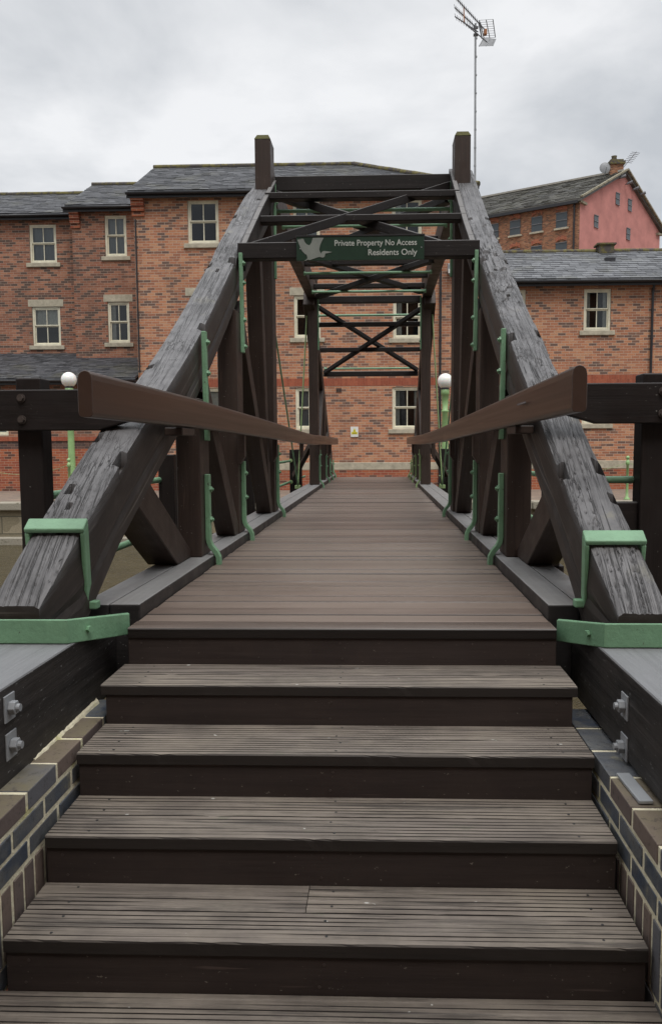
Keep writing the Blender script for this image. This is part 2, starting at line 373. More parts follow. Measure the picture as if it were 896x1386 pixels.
def mk_water():
    m=M('murky_river_water'); t=m.node('ShaderNodeTexCoord'); mp=m.node('ShaderNodeMapping'); mp.inputs['Scale'].default_value=(1,1.8,1); m.l.new(t.outputs['Object'],mp.inputs['Vector'])
    n=m.noise(mp.outputs[0],2.2,5,.6,.4); n2=m.noise(mp.outputs[0],.5,3,.6)
    c=m.mix(n2,(.040,.031,.012),(.075,.058,.026)); m.bump(n,1.,.2)
    return m.done(c,.10,.14)
mat['water']=mk_water()
# engineering bricks: colour per brick
def mk_engbrick():
    m=M('blue_engineering_brick'); g=m.node('ShaderNodeNewGeometry').outputs['Random Per Island']; o=m.obj()
    n=m.noise(o,14.,5,.7)
    c=m.ramp(g,[(0,(.060,.074,.098)),(.35,(.078,.090,.110)),(.6,(.098,.104,.115)),(.85,(.095,.080,.080))],'CONSTANT')
    c=m.mix(m.ramp(n,[(.42,0),(.62,1)]),c,(.125,.125,.12)); c=m.mix(m.ramp(m.noise(o,38.,5,.8),[(.56,0),(.64,.8)]),c,(.035,.035,.04)); m.bump(m.noise(o,45.,6,.8),.7,.004)
    c=m.mix(m.ramp(m.noise(o,7.,5,.75),[(.62,0),(.7,.7)]),c,(.30,.27,.18))
    return m.done(c,m.ramp(n,[(.3,.33),(.7,.6)]),.5)
mat['eng']=mk_engbrick()
def mk_engbrown():
    m=M('brown_coping_brick'); g=m.node('ShaderNodeNewGeometry'); o=m.obj(); n=m.noise(o,12.,5,.7)
    c=m.ramp(g.outputs['Random Per Island'],[(0,(.135,.105,.095)),(.4,(.165,.125,.105)),(.75,(.12,.12,.13))],'CONSTANT')
    sp=m.node('ShaderNodeSeparateXYZ'); m.l.new(g.outputs['True Normal'],sp.inputs[0])
    al=m.math('MULTIPLY',m.ramp(sp.outputs['Z'],[(.5,0),(.9,1)]),m.ramp(m.noise(o,4.,4,.7),[(.35,.15),(.65,.85)]))
    c=m.mix(al,c,(.17,.145,.085)); c=m.mix(m.ramp(m.noise(o,34.,5,.8),[(.55,0),(.64,.7)]),c,(.06,.05,.045)); m.bump(n,.6,.006)
    return m.done(c,.7,.3)
mat['coping_brick']=mk_engbrown()
mat['mortar']=mk_mossy('yellowed_mortar',(.74,.68,.50),(.56,.53,.26),.55)
mat['redbrick']=simple('soft_red_brick',(.33,.12,.075),.9,14,.3)
mat['sign_green']=simple('dark_green_sign_face',(.014,.036,.022),.4,10,.15,.05,.002)
mat['sign_grey']=simple('grey_sign_print',(.20,.215,.19),.5,10,.1,0,.001)
mat['sign_text']=simple('pale_lettering',(.42,.44,.40),.5,10,.1,0,.001)
mat['yellow']=simple('warning_yellow',(.72,.62,.03),.5,10,.08,0,.001)
mat['black']=simple('black_print',(.02,.02,.02),.5,10,.1,0,.001)
mat['orange']=simple('orange_plastic',(.33,.13,.05),.5,10,.1,0,.001)
mat['ground']=simple('gravelly_ground',(.17,.155,.13),.9,3,.25,.4,.03)
mat['concrete']=simple('pale_concrete',(.33,.31,.27),.85,4,.2,.3,.02)

# ------------------------------------------------------------------ ground, river
def sheet(name,x0,x1,y0,y1,z,m):
    b=MB(); b.face([(x0,y0,z),(x1,y0,z),(x1,y1,z),(x0,y1,z)]); return b.build(name,m,kind='structure')
sheet('water',-120,120,-40,60,-1.5,mat['water'])
b=MB(); b.box(-120,120,15.65,900,-4,-.52); b.build('far_ground',mat['paving'],kind='structure')
b=MB()   # near bank, with an opening for the stair pit
b.box(-120,-1.78,-400,.35,-4,-.42); b.box(1.78,120,-400,.35,-4,-.42); b.box(-1.78,1.78,-400,.35,-4,-.86)
b.build('near_ground',mat['ground'],kind='structure')
# quay wall: coping stones, wall and ledge
q=empty('quay_wall',(0,15.3,-4),'weathered stone quay wall with pale coping along the far bank of the river','wall')
b=MB(); b.box(-60,60,15.3,15.65,-4,-.70); b.build('wall',mat['quaywall'],q)
b=MB(); b.box(-60,60,15.05,15.3,-4,-1.33); b.build('ledge',mat['coping'],q,bevel=.02)
b=MB(); x=-60
while x<60:
    w=random.uniform(.9,1.5); b.box(x,x+w-.012,15.2,15.66,-.7,-.515+random.uniform(-.006,.006)); x+=w
b.build('coping',mat['coping'],q,bevel=.025,seg=2)
# lawn-ish far terrain beyond (hidden mostly)
# ------------------------------------------------------------------ bridge
L=17.1; W=.9236
BR=empty('timber_footbridge',(0,0,-.3),'dark timber truss footbridge with brown deck, brown handrails and green iron straps','footbridge')
T=mat['timber'];TB=mat['timber_black'];G=mat['green']
# deck boards
b=MB(); y=0.0; first=True; k=0
while y<L-.05:
    d=.141; g=random.choice((.004,.005,.006,.014,.020)); t=random.choice((0,.0,.001,-.001,.003,-.004)); ti=random.uniform(-.002,.002)
    z=t if not first else 0
    y1=y+d
    xw=W-.004
    prof=[(y+.003,z),(y1-.003,z+ti),(y1,z-.004),(y1,-.04),(y,-.04),(y,z-.004)]
    if first:   # grooved nosing board
        prof=[(y+.004,0)]
        for j in range(6):
            yy=y+.017+j*.0205; prof+=[(yy,0),(yy+.002,-.004),(yy+.007,-.004),(yy+.009,0)]
        prof+=[(y1-.002,0),(y1,-.004),(y1,-.042),(y,-.042),(y,-.006)]
    v=[(-xw,p[0],p[1]) for p in prof]+[(xw,p[0],p[1]) for p in prof]; n=len(prof)
    f=[tuple(range(n)),tuple(range(2*n-1,n-1,-1))]+[(i,i+n,(i+1)%n+n,(i+1)%n) for i in range(n)]
    b.mesh(v,[tuple(reversed(q_)) for q_ in f],lambda pts:[(p.x,p.y+p.z*.5) for p in pts])
    y+=d+g; first=False; k+=1
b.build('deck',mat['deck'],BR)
b=MB(); b.box(-W+.02,W-.02,.03,L-.05,-.24,-.06); b.build('deck_joists',TB,BR)
for s in (-1,1):
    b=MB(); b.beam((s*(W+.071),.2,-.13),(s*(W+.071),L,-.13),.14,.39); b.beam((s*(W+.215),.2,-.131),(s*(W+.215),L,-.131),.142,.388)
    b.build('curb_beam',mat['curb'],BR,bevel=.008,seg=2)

def lerp(t,ks,vs):
    if t<=ks[0]: return vs[0]+(t-ks[0])*(vs[1]-vs[0])/(ks[1]-ks[0])
    for i in range(len(ks)-1):
        if t<=ks[i+1]: return vs[i]+(t-ks[i])*(vs[i+1]-vs[i])/(ks[i+1]-ks[i])
    return vs[-1]+(t-ks[-1])*(vs[-1]-vs[-2])/(ks[-1]-ks[-2])
TOPL=([-.28,-.16,-.03,.125,.277,.551,.837,1.511,2.394,3.265,3.6,4.7,5.47],[.166,.29,.416,.523,.645,.809,.969,1.305,1.787,2.292,2.51,3.155,3.58])
TOPR=([-.228,-.095,.038,.265,.548,.83,1.458,2.507,3.197,4.314,5.351],[.127,.259,.364,.521,.717,.922,1.283,1.849,2.253,2.887,3.551])
XI={-1:([-.3,0,.4,1,1.85,3.4,5.6],[1.18,1.10,1.05,1.02,1.0,1.0,.99]),1:([-.3,0,.4,1,1.85,3.4,5.6],[1.12,1.06,1.03,1.0,.99,.99,.99])}
def smooth_lerp(t,K,r=.22):
    return sum(lerp(t+o*r,*K) for o in (-1,-.66,-.33,0,.33,.66,1))/7
def ztop(s,y): return smooth_lerp(y,TOPL if s<0 else TOPR)
def xin(s,y): return smooth_lerp(y,XI[s])

def rake(s):
    K=TOPL if s<0 else TOPR
    y0=-.29 if s<0 else -.235; y1=5.75
    NY=760; NT=30; width=.205
    sd=s*7.3+20
    # square sockets (y centre, across 0 inner..1 outer, half len, half width)
    if s<0: holes=[(.42,.06,.045,.10),(.60,.95,.035,.09),(.22,.78,.03,.07),(.12,.55,.015,.05),(-.0,.42,.015,.06),(1.42,.93,.03,.1),(2.02,.05,.05,.09),(3.27,.12,.05,.13),(3.18,.96,.05,.10),(4.35,.95,.045,.1),(3.05,.5,.03,.05),(4.9,.2,.03,.08)]
    else: holes=[(.47,.05,.05,.11),(.50,.92,.05,.10),(.30,.96,.03,.12),(1.80,.06,.055,.13),(1.86,.95,.05,.08),(3.25,.10,.05,.13),(3.18,.97,.05,.10),(4.3,.12,.03,.10),(4.3,.9,.03,.09),(3.0,.4,.02,.05),(2.5,.5,.02,.06)]
    rows=[];wr=[]
    for i in range(NY+1):
        y=y0+(y1-y0)*i/NY
        zt=ztop(s,y); xi=xin(s,y); dep=.36+max(0,.35-y)*.16
        zb=zt-dep
        # ground limit
        zb=max(zb, .0 if y<.2 else .066) if y<.9 else zb
        row=[];w=[]
        dam=max(0,noise.noise((y*.55+sd,1.3,0))*1.6+.35)            # how decayed this stretch is
        if y>4.2: dam*=.6
        if y<.9: dam*=.45 if s<0 else .6
        ei=.010+.028*max(0,noise.noise((y*3.1,sd,2)))*2*dam+.012*abs(noise.noise((y*14,sd,5)))*dam
        eo=.010+.045*max(0,noise.noise((y*2.3,sd,9)))*2*dam+.015*abs(noise.noise((y*17,sd,6)))*dam
        # inner side going up
        for j in range(9):
            t=j/9; z=zb+(zt-ei-zb)*t
            bul=.003*noise.noise((y*1.5,z*6,sd)); jn=.008 if j==3 else 0
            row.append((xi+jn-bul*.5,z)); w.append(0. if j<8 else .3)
        for j in range(NT+1):
            t=j/NT; x=xi+width*t
            e=0
            dI=t*width; dO=(1-t)*width
            if dI<.02: e+=ei*(1-dI/.02)**.7 * (1 if j else 1)
            if dO<.03: e+=eo*(1-dO/.03)**.7
            # long shakes following the grain
            n1=noise.noise((y*.8+sd,x*24+noise.noise((y*1.5,x*4,sd))*.5,sd)); c=max(0,1-abs(n1)/.045)*.009*(.5+dam)
            n2=noise.noise((y*1.6+sd*2,x*48,sd*3)); c+=max(0,1-abs(n2)/.07)*.002*dam
            # cross checks and lost chips
            n3=noise.noise((y*12.3+x*4.1+noise.noise((x*17,y*2.3,4))*3.5,x*7.7-y*3.9+noise.noise((y*5.1,x*6,8))*1.5,sd+y*.7)); c+=max(0,1-abs(n3)/.07)*.009*dam*(1 if noise.noise((y*1.3,x*5,sd+3))>.02 else 0)
            n4=noise.noise((y*5.5+x*2.7,x*15-y*1.9,sd+8)); c+=(.016 if n4>.36 else 0)*dam
            z=zt-e-c+.003*noise.noise((y*3,x*10,sd))
            hole=False
            for (hy,ha,hl,hw) in holes:
                if abs(y-hy)<hl and abs(t-ha)<hw: z-=.07+.01*noise.noise((y*40,x*40,0)); hole=True
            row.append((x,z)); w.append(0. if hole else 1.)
        for j in range(6):
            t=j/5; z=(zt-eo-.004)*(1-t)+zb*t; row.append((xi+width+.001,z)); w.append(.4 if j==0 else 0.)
        rows.append([(s*x,y,z) for x,z in row]); wr+=w
    n=len(rows[0]); b=MB(); verts=[p for r_ in rows for p in r_]; faces=[]
    for i in range(NY):
        for k in range(n):
            a,b2,c,d=i*n+k,i*n+(k+1)%n,(i+1)*n+(k+1)%n,(i+1)*n+k
            faces.append((a,d,c,b2) if s>0 else (a,b2,c,d))
    i0=0
    # cumulative cross distance for v
    def uvf_factory():
        def uvf(pts):
            out=[]
            nrm=(pts[1]-pts[0]).cross(pts[2]-pts[0])
            side=abs(nrm.x)>max(abs(nrm.z),abs(nrm.y))
            for p in pts:
                out.append((p.y*1.15+sd, (p.z-.55*p.y) if side else abs(p.x)+5))
            return out
        return uvf
    b.mesh(verts,faces,uvf_factory(),False)
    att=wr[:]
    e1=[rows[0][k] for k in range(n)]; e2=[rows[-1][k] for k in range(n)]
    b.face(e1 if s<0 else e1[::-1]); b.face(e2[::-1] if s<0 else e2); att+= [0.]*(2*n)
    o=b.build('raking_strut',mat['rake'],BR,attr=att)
    o['label']='weathered raking strut with cracked grey top face'
    return o
for s in (-1,1):
    rake(s)
    # clean inner laminate strip along the top of the upper rake
    b=MB(); pts=[3.42+i*.39 for i in range(7)]; pts[-1]=5.74
    for a_,b_ in zip(pts[:-1],pts[1:]):
        b.beam((s*(xin(s,a_)-.026),a_,ztop(s,a_)-.075),(s*(xin(s,b_)-.026),b_,ztop(s,b_)-.075),.05,.17)
    b.build('strut_lining',mat['crosstop'],BR,bevel=.004)
    # far raking strut
    b=MB(); b.beam((s*1.10,16.95,.02),(s*1.10,11.45,3.48),.2,.32); b.build('raking_strut',T,BR,bevel=.012,seg=2)
    # top chord
    b=MB(); b.beam((s*1.055,5.5,3.63),(s*1.055,11.75,3.63),.165,.30); b.build('top_chord',T,BR,bevel=.008)

# vertical posts
def post(s,y0,y1,ztop_,name='post',m=None,x0=.972,x1=1.135,z0=.066):
    b=MB(); b.beam((s*(x0+x1)/2,(y0+y1)/2,z0),(s*(x0+x1)/2,(y0+y1)/2,ztop_),y1-y0,x1-x0,up=(1,0,0)); return b.build(name,m or T,BR,bevel=.006)
zr=lambda s,y: ztop(s,y)
for s in (-1,1):
    post(s,1.74,2.02,zr(s,1.74)-.34,x0=.98); post(s,3.14,3.42,zr(s,3.14)-.34,x0=.978)
    p=post(s,5.30,5.60,4.0,x0=.965,x1=1.13)
    b=MB(); c0=(s*(.965+1.13)/2)   # bevelled mossy cap
    xa,xb=sorted((s*.963,s*1.132))
    b.mesh([(xa,5.298,4.0),(xb,5.298,4.0),(xb,5.602,4.0),(xa,5.602,4.0),(xa+.025,5.33,4.05),(xb-.025,5.33,4.05),(xb-.025,5.57,4.05),(xa+.025,5.57,4.05)],
           [(4,5,6,7),(0,1,5,4),(1,2,6,5),(2,3,7,6),(3,0,4,7),(3,2,1,0)])
    b.build('post_cap',mat['mossy_post'],p)
    post(s,11.50,11.80,3.48,x0=.955,x1=1.12)
    post(s,11.5,11.8,3.95,x0=.965,x1=1.12,z0=3.79)
    post(s,13.68,13.96,1.80,x0=.975); post(s,15.08,15.36,.95,x0=.975)
    # braces (near half then mirrored far half)
    br=[((.66,.58),(1.52,.12),.20),((1.98,1.20),(3.05,.12),.17),((3.42,1.95),(5.20,.12),.17),((4.72,2.80),(5.20,.16),.17)]
    for i,((ya,za),(yb,zb),h) in enumerate(br):
        for mir in (0,1):
            Y=(lambda v:L-v) if mir else (lambda v:v)
            a=Vector((0,Y(ya),za));c=Vector((0,Y(yb),zb)); 
            w=.15 if i!=0 else .19
            xx=s*((1.05 if i==0 and not mir else .985)+w/2+.0015*i)
            if i==3: xx=s*(1.075)
            # polygon with a horizontal foot
            d=(c-a).normalized(); nrm=Vector((0,-d.z,d.y))
            hh=h/2
            p1,p2=a+nrm*hh,a-nrm*hh
            def foot(p):
                t=(.068-p.z)/d.z; return p+d*t
            poly=[p1,foot(p1),foot(p2),p2]
            for q_ in poly: q_.x=xx-w/2
            off=random.uniform(0,30)
            def uvf(pts,a=a,d=d,nrm=nrm,off=off):
                return [((p-a).dot(d)+off,(p-a).dot(nrm)+p.x) for p in pts]
            b=MB(); b.prism(poly,(w,0,0),uvf); b.build('brace',T,BR,bevel=.005)

# cross members
def xbeam(y,z,h,d,half=.985,m=None,name='crossbeam'):
    b=MB(); b.beam((-half,y,z),(half,y,z),d,h); return b.build(name,m or TB,BR,bevel=.006)
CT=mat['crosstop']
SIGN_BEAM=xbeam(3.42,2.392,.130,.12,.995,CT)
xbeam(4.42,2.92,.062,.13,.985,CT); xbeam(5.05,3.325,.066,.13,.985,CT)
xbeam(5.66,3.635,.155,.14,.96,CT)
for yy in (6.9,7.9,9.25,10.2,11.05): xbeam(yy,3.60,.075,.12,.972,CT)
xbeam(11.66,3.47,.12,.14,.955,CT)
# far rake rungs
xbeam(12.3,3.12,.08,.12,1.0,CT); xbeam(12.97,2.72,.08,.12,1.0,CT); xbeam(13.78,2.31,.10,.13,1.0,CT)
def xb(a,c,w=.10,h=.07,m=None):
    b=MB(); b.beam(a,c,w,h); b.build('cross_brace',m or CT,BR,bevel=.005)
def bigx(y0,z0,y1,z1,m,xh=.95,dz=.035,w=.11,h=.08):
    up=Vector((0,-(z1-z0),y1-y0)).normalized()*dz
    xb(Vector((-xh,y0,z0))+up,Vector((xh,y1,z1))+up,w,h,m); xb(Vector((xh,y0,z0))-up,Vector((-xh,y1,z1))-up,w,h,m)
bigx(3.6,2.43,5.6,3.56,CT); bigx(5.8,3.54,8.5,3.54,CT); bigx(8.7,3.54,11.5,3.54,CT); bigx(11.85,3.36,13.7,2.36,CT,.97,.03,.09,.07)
# green tie rods across
for y,z in ((5.8,3.40),(6.5,3.42),(9.25,3.45),(10.75,3.45),(12.15,3.27),(13.85,2.43)):
    b=MB(); b.tube([(-.99,y,z),(.99,y,z)],.021,8)
    for s in (-1,1): b.hexnut((s*.99,y,z),(-s,0,0),.035,.03)
    b.build('tie_rod',G,BR)

# green straps on the posts
def strap_path(s,pts,wid=.055,th=.032,name='iron_strap',m=None,bolts=()):
    """pts list of (x,y,z) for s=+1 side; flat bar whose width runs along Y"""
    b=MB(); P=[Vector((s*x,y,z)) for x,y,z in pts]; n=len(P); rows=[]
    for i,p in enumerate(P):
        d=(P[min(i+1,n-1)]-P[max(i-1,0)]).normalized(); nn=Vector((0,1,0)).cross(d).normalized()
        if nn.x*s>0: nn=-nn     # towards deck
        h=Vector((0,wid/2,0)); rows.append([p-h,p+h,p+h+nn*th,p-h+nn*th])
    v=[q_ for r_ in rows for q_ in r_]; f=[]
    for i in range(n-1):
        for k in range(4): f.append((i*4+k,i*4+(k+1)%4,(i+1)*4+(k+1)%4,(i+1)*4+k))
    f+=[(3,2,1,0),((n-1)*4,(n-1)*4+1,(n-1)*4+2,(n-1)*4+3)]
    if s>0: f=[tuple(reversed(q_)) for q_ in f]
    b.mesh(v,f); o=b.build(name,m or G,BR,bevel=.004,seg=2)
    for (x,y,z) in bolts:
        bb=MB(); bb.hexnut((s*(x-th),y,z),(-s,0,0),.021,.012); bb.tube([(s*(x-th-.01),y,z),(s*(x-th-.022),y,z)],.010,8); bb.build('bolt',m or G,o)
    return o
def lower_strap(s,y,x,ztop_,m=None):
    zs=[ztop_,.40,.17,.14,.11,.075,.045,.02,-.02]; xs=[x,x,x,x-.006,x-.02,x-.05,x-.064,x-.066,x-.066]
    # finish against the curb's inner face
    ys=[y]*9
    strap_path(s,[(xs[i] if i<8 else xs[7],ys[i],zs[i]) for i in range(9)],m=m,bolts=[(x,y,ztop_-.10),(x,y,ztop_-.30)])
for s in (-1,1):
    go=mat['greenold'] if s>0 else G
    for (y,x,zt,mm) in ((1.88,.979,.60,G),(3.28,.977,.66,G),(5.45,.964,.80,G),(11.65,.954,.72,go),(13.8,.974,.66,go),(15.2,.974,.50,go),(16.6,.985,.45,go)):
        lower_strap(s,y,x,zt,mm)
    strap_path(s,[(.985,1.9,1.53),(.984,1.9,1.2),(.978,1.9,.82)],.05,.030,bolts=[(.985,1.9,1.46),(.984,1.9,1.26),(.980,1.9,.92)])
    strap_path(s,[(.982,3.36,2.37),(.980,3.36,2.0),(.977,3.36,1.56)],.05,.030,bolts=[(.982,3.36,2.29),(.981,3.36,2.13),(.979,3.36,1.83),(.977,3.36,1.61)])
    strap_path(s,[(.962,5.5,3.60),(.964,5.5,2.6)],.04,.026,bolts=[(.962,5.5,3.4),(.963,5.5,3.0)])
    strap_path(s,[(.953,11.55,3.50),(.953,11.55,2.55)],.04,.026,bolts=[(.953,11.55,3.35),(.953,11.55,2.7)])

# green stirrup over each near rake
for s in (-1,1):
    yT=.00 if s<0 else .05
    xi_=xin(s,yT)-.004; xo=xi_+.218; zt=ztop(s,yT)+.012; zo=zt
    wy=.058; th=.020
    b=MB()
    sl=.72   # top plate follows the slope of the timber
    dy=wy/2; dz=dy*sl
    def P(x,y,z): return (s*x,y,z)
    top=[P(xi_-th,yT-dy,zt-dz),P(xo+th,yT-dy,zo-dz),P(xo+th,yT+dy,zo+dz),P(xi_-th,yT+dy,zt+dz)]
    b.prism(top,(0,-.008,.02))
    # inner leg down to the curb, outer leg short
    leg=[P(xi_-th,yT-dy+.0,zt-dz),P(xi_-th,yT+dy,zt+dz),P(xi_-th+.018,yT+dy+.07,.078),P(xi_-th+.018,yT-dy+.07,.078)]
    b.prism(leg,(s*th*.95,0,0))
    b.prism([P(xo,yT-dy,zt-dz),P(xo,yT+dy,zt+dz),P(xo,yT+dy+.06,.1),P(xo,yT-dy+.04,.1)],(s*th,0,0))
    # foot
    b.prism([P(xi_-th-.018,yT-dy+.075,.072),P(xi_-th-.018,yT+dy+.065,.072),P(xi_+.005,yT+dy+.065,.072),P(xi_+.005,yT-dy+.075,.072)],(0,0,.035))
    b.build('stirrup_strap',G,BR,bevel=.006,seg=2)

# handrails
def handrail(s):
    P=[(.885,-.43,1.062),(.885,1.25,1.062),(.885,3.5,1.042),(.885,5.7,1.018),(.90,8.2,.99),(.915,10.2,.975),(.90,11.6,.985),(.885,14,.99),(.885,17.45,1.0)] if s<0 else \
      [(.875,-.38,1.072),(.878,1.25,1.055),(.88,3.5,1.03),(.88,5.6,1.0),(.89,8.2,.985),(.90,10.8,.978),(.89,12.4,.985),(.885,17.3,1.0)]
    prof=[(0,-.035),(.003,-.015),(.012,-.004),(.026,0),(.04,-.004),(.051,-.015),(.055,-.035),(.055,-.155),(.051,-.166),(.042,-.172),(.012,-.172),(.003,-.166),(0,-.155)]
    n=len(prof); PP=P; first=None
    yj=5.7 if s<0 else 5.6
    pj=[p for p in P if abs(p[1]-yj)<.01][0]
    for part in (0,1):
        P=[p for p in PP if p[1]<yj-.01]+[(pj[0],yj-.002,pj[2])] if part==0 else [(pj[0],yj+.002,pj[2]-.002)]+[p for p in PP if p[1]>yj+.01]
        v=[];f=[]
        for (x,y,z) in P:
            for (px_,pz) in prof: v.append((s*(x+px_),y,z+pz))
        for i in range(len(P)-1):
            for k in range(n): f.append((i*n+k,(i+1)*n+k,(i+1)*n+(k+1)%n,i*n+(k+1)%n))
        f+=[tuple(range(n)),tuple(range(len(P)*n-1,(len(P)-1)*n-1,-1))]
        if s>0: f=[tuple(reversed(q_)) for q_ in f]
        b=MB(); b.mesh(v,f,lambda pts:[(p.y,p.z*1.0+p.x) for p in pts])
        h=b.build('handrail',mat['rail'],BR)
        for m_ in h.data.polygons: m_.use_smooth=False
        h.modifiers.new('b','BEVEL').width=.002
        first=first or h
    for (y,z,kd) in ((1.12,.885,0),(3.12,.87,1),(5.2,.85,1),(8.2,.81,1),(11.45,.81,1),(13.6,.81,1),(15.1,.81,1)):
        b=MB()
        if kd==0:  # thick packing block under the rail
            b.prism([(s*.895,y-.16,z+.0),(s*.895,y+.13,z+.0),(s*.895,y+.13,z-.022),(s*.895,y+.10,z-.042),(s*.895,y-.16,z-.042)],(s*.10,0,0))
        else:      # hanging cleat with chamfered foot
            x0=.925
            b.prism([(s*x0,y,z+.03),(s*x0,y,z-.17),(s*(x0+.04),y,z-.235),(s*(x0+.055),y,z-.235),(s*(x0+.055),y,z+.03)],(0,.09,0))
        b.build('rail_bracket',T,BR,bevel=.004)
    return first
HL=handrail(-1); HRr=handrail(1)
b=MB(); b.beam((.862,.485,1.012),(.862,.485,.955),.010,.016); b.beam((.862,.49,.983),(.862,.70,.983),.006,.008); b.build('latch_pin',mat['steel_dark'],HRr)

# outrigger posts, guard pipes and stay rods
for s in (-1,1):
    for y in (3.15,7.25,9.6,12.75,13.9):
        b=MB(); b.beam((s*1.56,y,-.35),(s*1.56,y,.72),.14,.13,up=(1,0,0)); b.beam((s*1.205,y,-.25),(s*1.66,y,-.25),.14,.12); b.build('outrigger_post',TB,BR,bevel=.006)
    for z in (.52,.10):
        b=MB(); b.tube([(s*1.62,.85 if s<0 else 2.6,z),(s*1.62,15.9,z-.04)],.024,10)
        b.build('guard_pipe',G,BR)
    for y in (12.75,):
        for z in (.50,.07):
            b=MB(); b.tube([(s*1.60,y-.01,z),(s*1.60,y-.09,z)],.04,8); b.build('pipe_collar',mat['greenold'],BR)
    # outrigger strut near the far portal
    b=MB(); b.beam((s*1.14,11.9,.78),(s*1.52,12.6,.2),.09,.10); b.build('outrigger_brace',T,BR,bevel=.004)
    b=MB(); b.tube([(s*1.14,11.62,3.42),(s*1.36,11.68,-.0)],.014,6); b.box(min(s*1.31,s*1.41),max(s*1.31,s*1.41),11.6,11.76,-.01,.05); b.build('stay_rod',mat['greenold'],BR)
    b=MB(); b.tube([(s*1.17,5.68,3.35),(s*1.355,11.66,.04)],.013,6); b.build('stay_rod',mat['green'],BR)

# ------------------------------------------------------------------ sill beams beside the steps
for s in (-1,1):
    side='left' if s<0 else 'right'
    zt=.012 if s<0 else -.012; xi_=1.035 if s<0 else 1.03; yc=-.34 if s<0 else -.28
    sb=empty('abutment_beam',(s*1.4,-1,-.4),f'massive black timber beam on the {side} side of the steps, with green iron band and two bolts','beam')
    # fine mesh so its edges are worn
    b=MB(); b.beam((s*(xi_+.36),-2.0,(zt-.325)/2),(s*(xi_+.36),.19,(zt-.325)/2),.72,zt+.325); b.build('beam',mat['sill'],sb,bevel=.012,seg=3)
    # green band : plate across the front then angled to the deck edge
    xc=xi_+.012; zb0=zt+.003; zb1=zt+.098; th=.016
    pts=[(.941,.10),(xc,yc),(1.80,yc)]
    outer=[Vector((s*x,y,zb0)) for x,y in pts]
    inner=[Vector((s*.957,.13,zb0)),Vector((s*(xc+.012),yc+th,zb0)),Vector((s*1.80,yc+th,zb0))]
    outer[0].z-=.068; inner[0].z-=.068; H=Vector((0,0,zb1-zb0))
    b=MB()
    for i_ in (0,1):
        q4=[outer[i_],outer[i_+1],inner[i_+1],inner[i_]]; v8=q4+[p+H for p in q4]
        fs=[(3,2,1,0),(4,5,6,7),(0,1,5,4),(2,3,7,6)]+([(3,0,4,7)] if i_==0 else [(1,2,6,5)])
        if s<0: fs=[tuple(reversed(f_)) for f_ in fs]
        b.mesh(v8,fs)
    band=b.build('iron_band',G,sb,bevel=.004,seg=2)
    bb=MB(); m0=(outer[0]*.3+outer[1]*.7); bb.hexnut((m0.x,m0.y,zb0+.03),(-s*.9,-.4,0),.014,.016); bb.build('bolt',G,band)
    for (y,z) in (((-.875,-.06),(-.873,-.185)) if s<0 else ((-.60,-.135),(-.605,-.28))):
        b=MB(); b.box(min(s*xi_,s*(xi_-.006)),max(s*xi_,s*(xi_-.006)),y-.036,y+.036,z-.044,z+.044)
        pl=b.build('washer_plate',mat['galv'],sb,bevel=.0015)
        b=MB(); b.hexnut((s*(xi_-.006),y,z),(-s,0,0),.024,.022); b.build('nut',mat['galv'],pl,bevel=.002)
        b=MB(); b.tube([(s*(xi_-.02),y,z),(s*(xi_-.04),y,z)],.0125,12,smooth=False); b.build('bolt_end',mat['galv'],pl,bevel=.002)

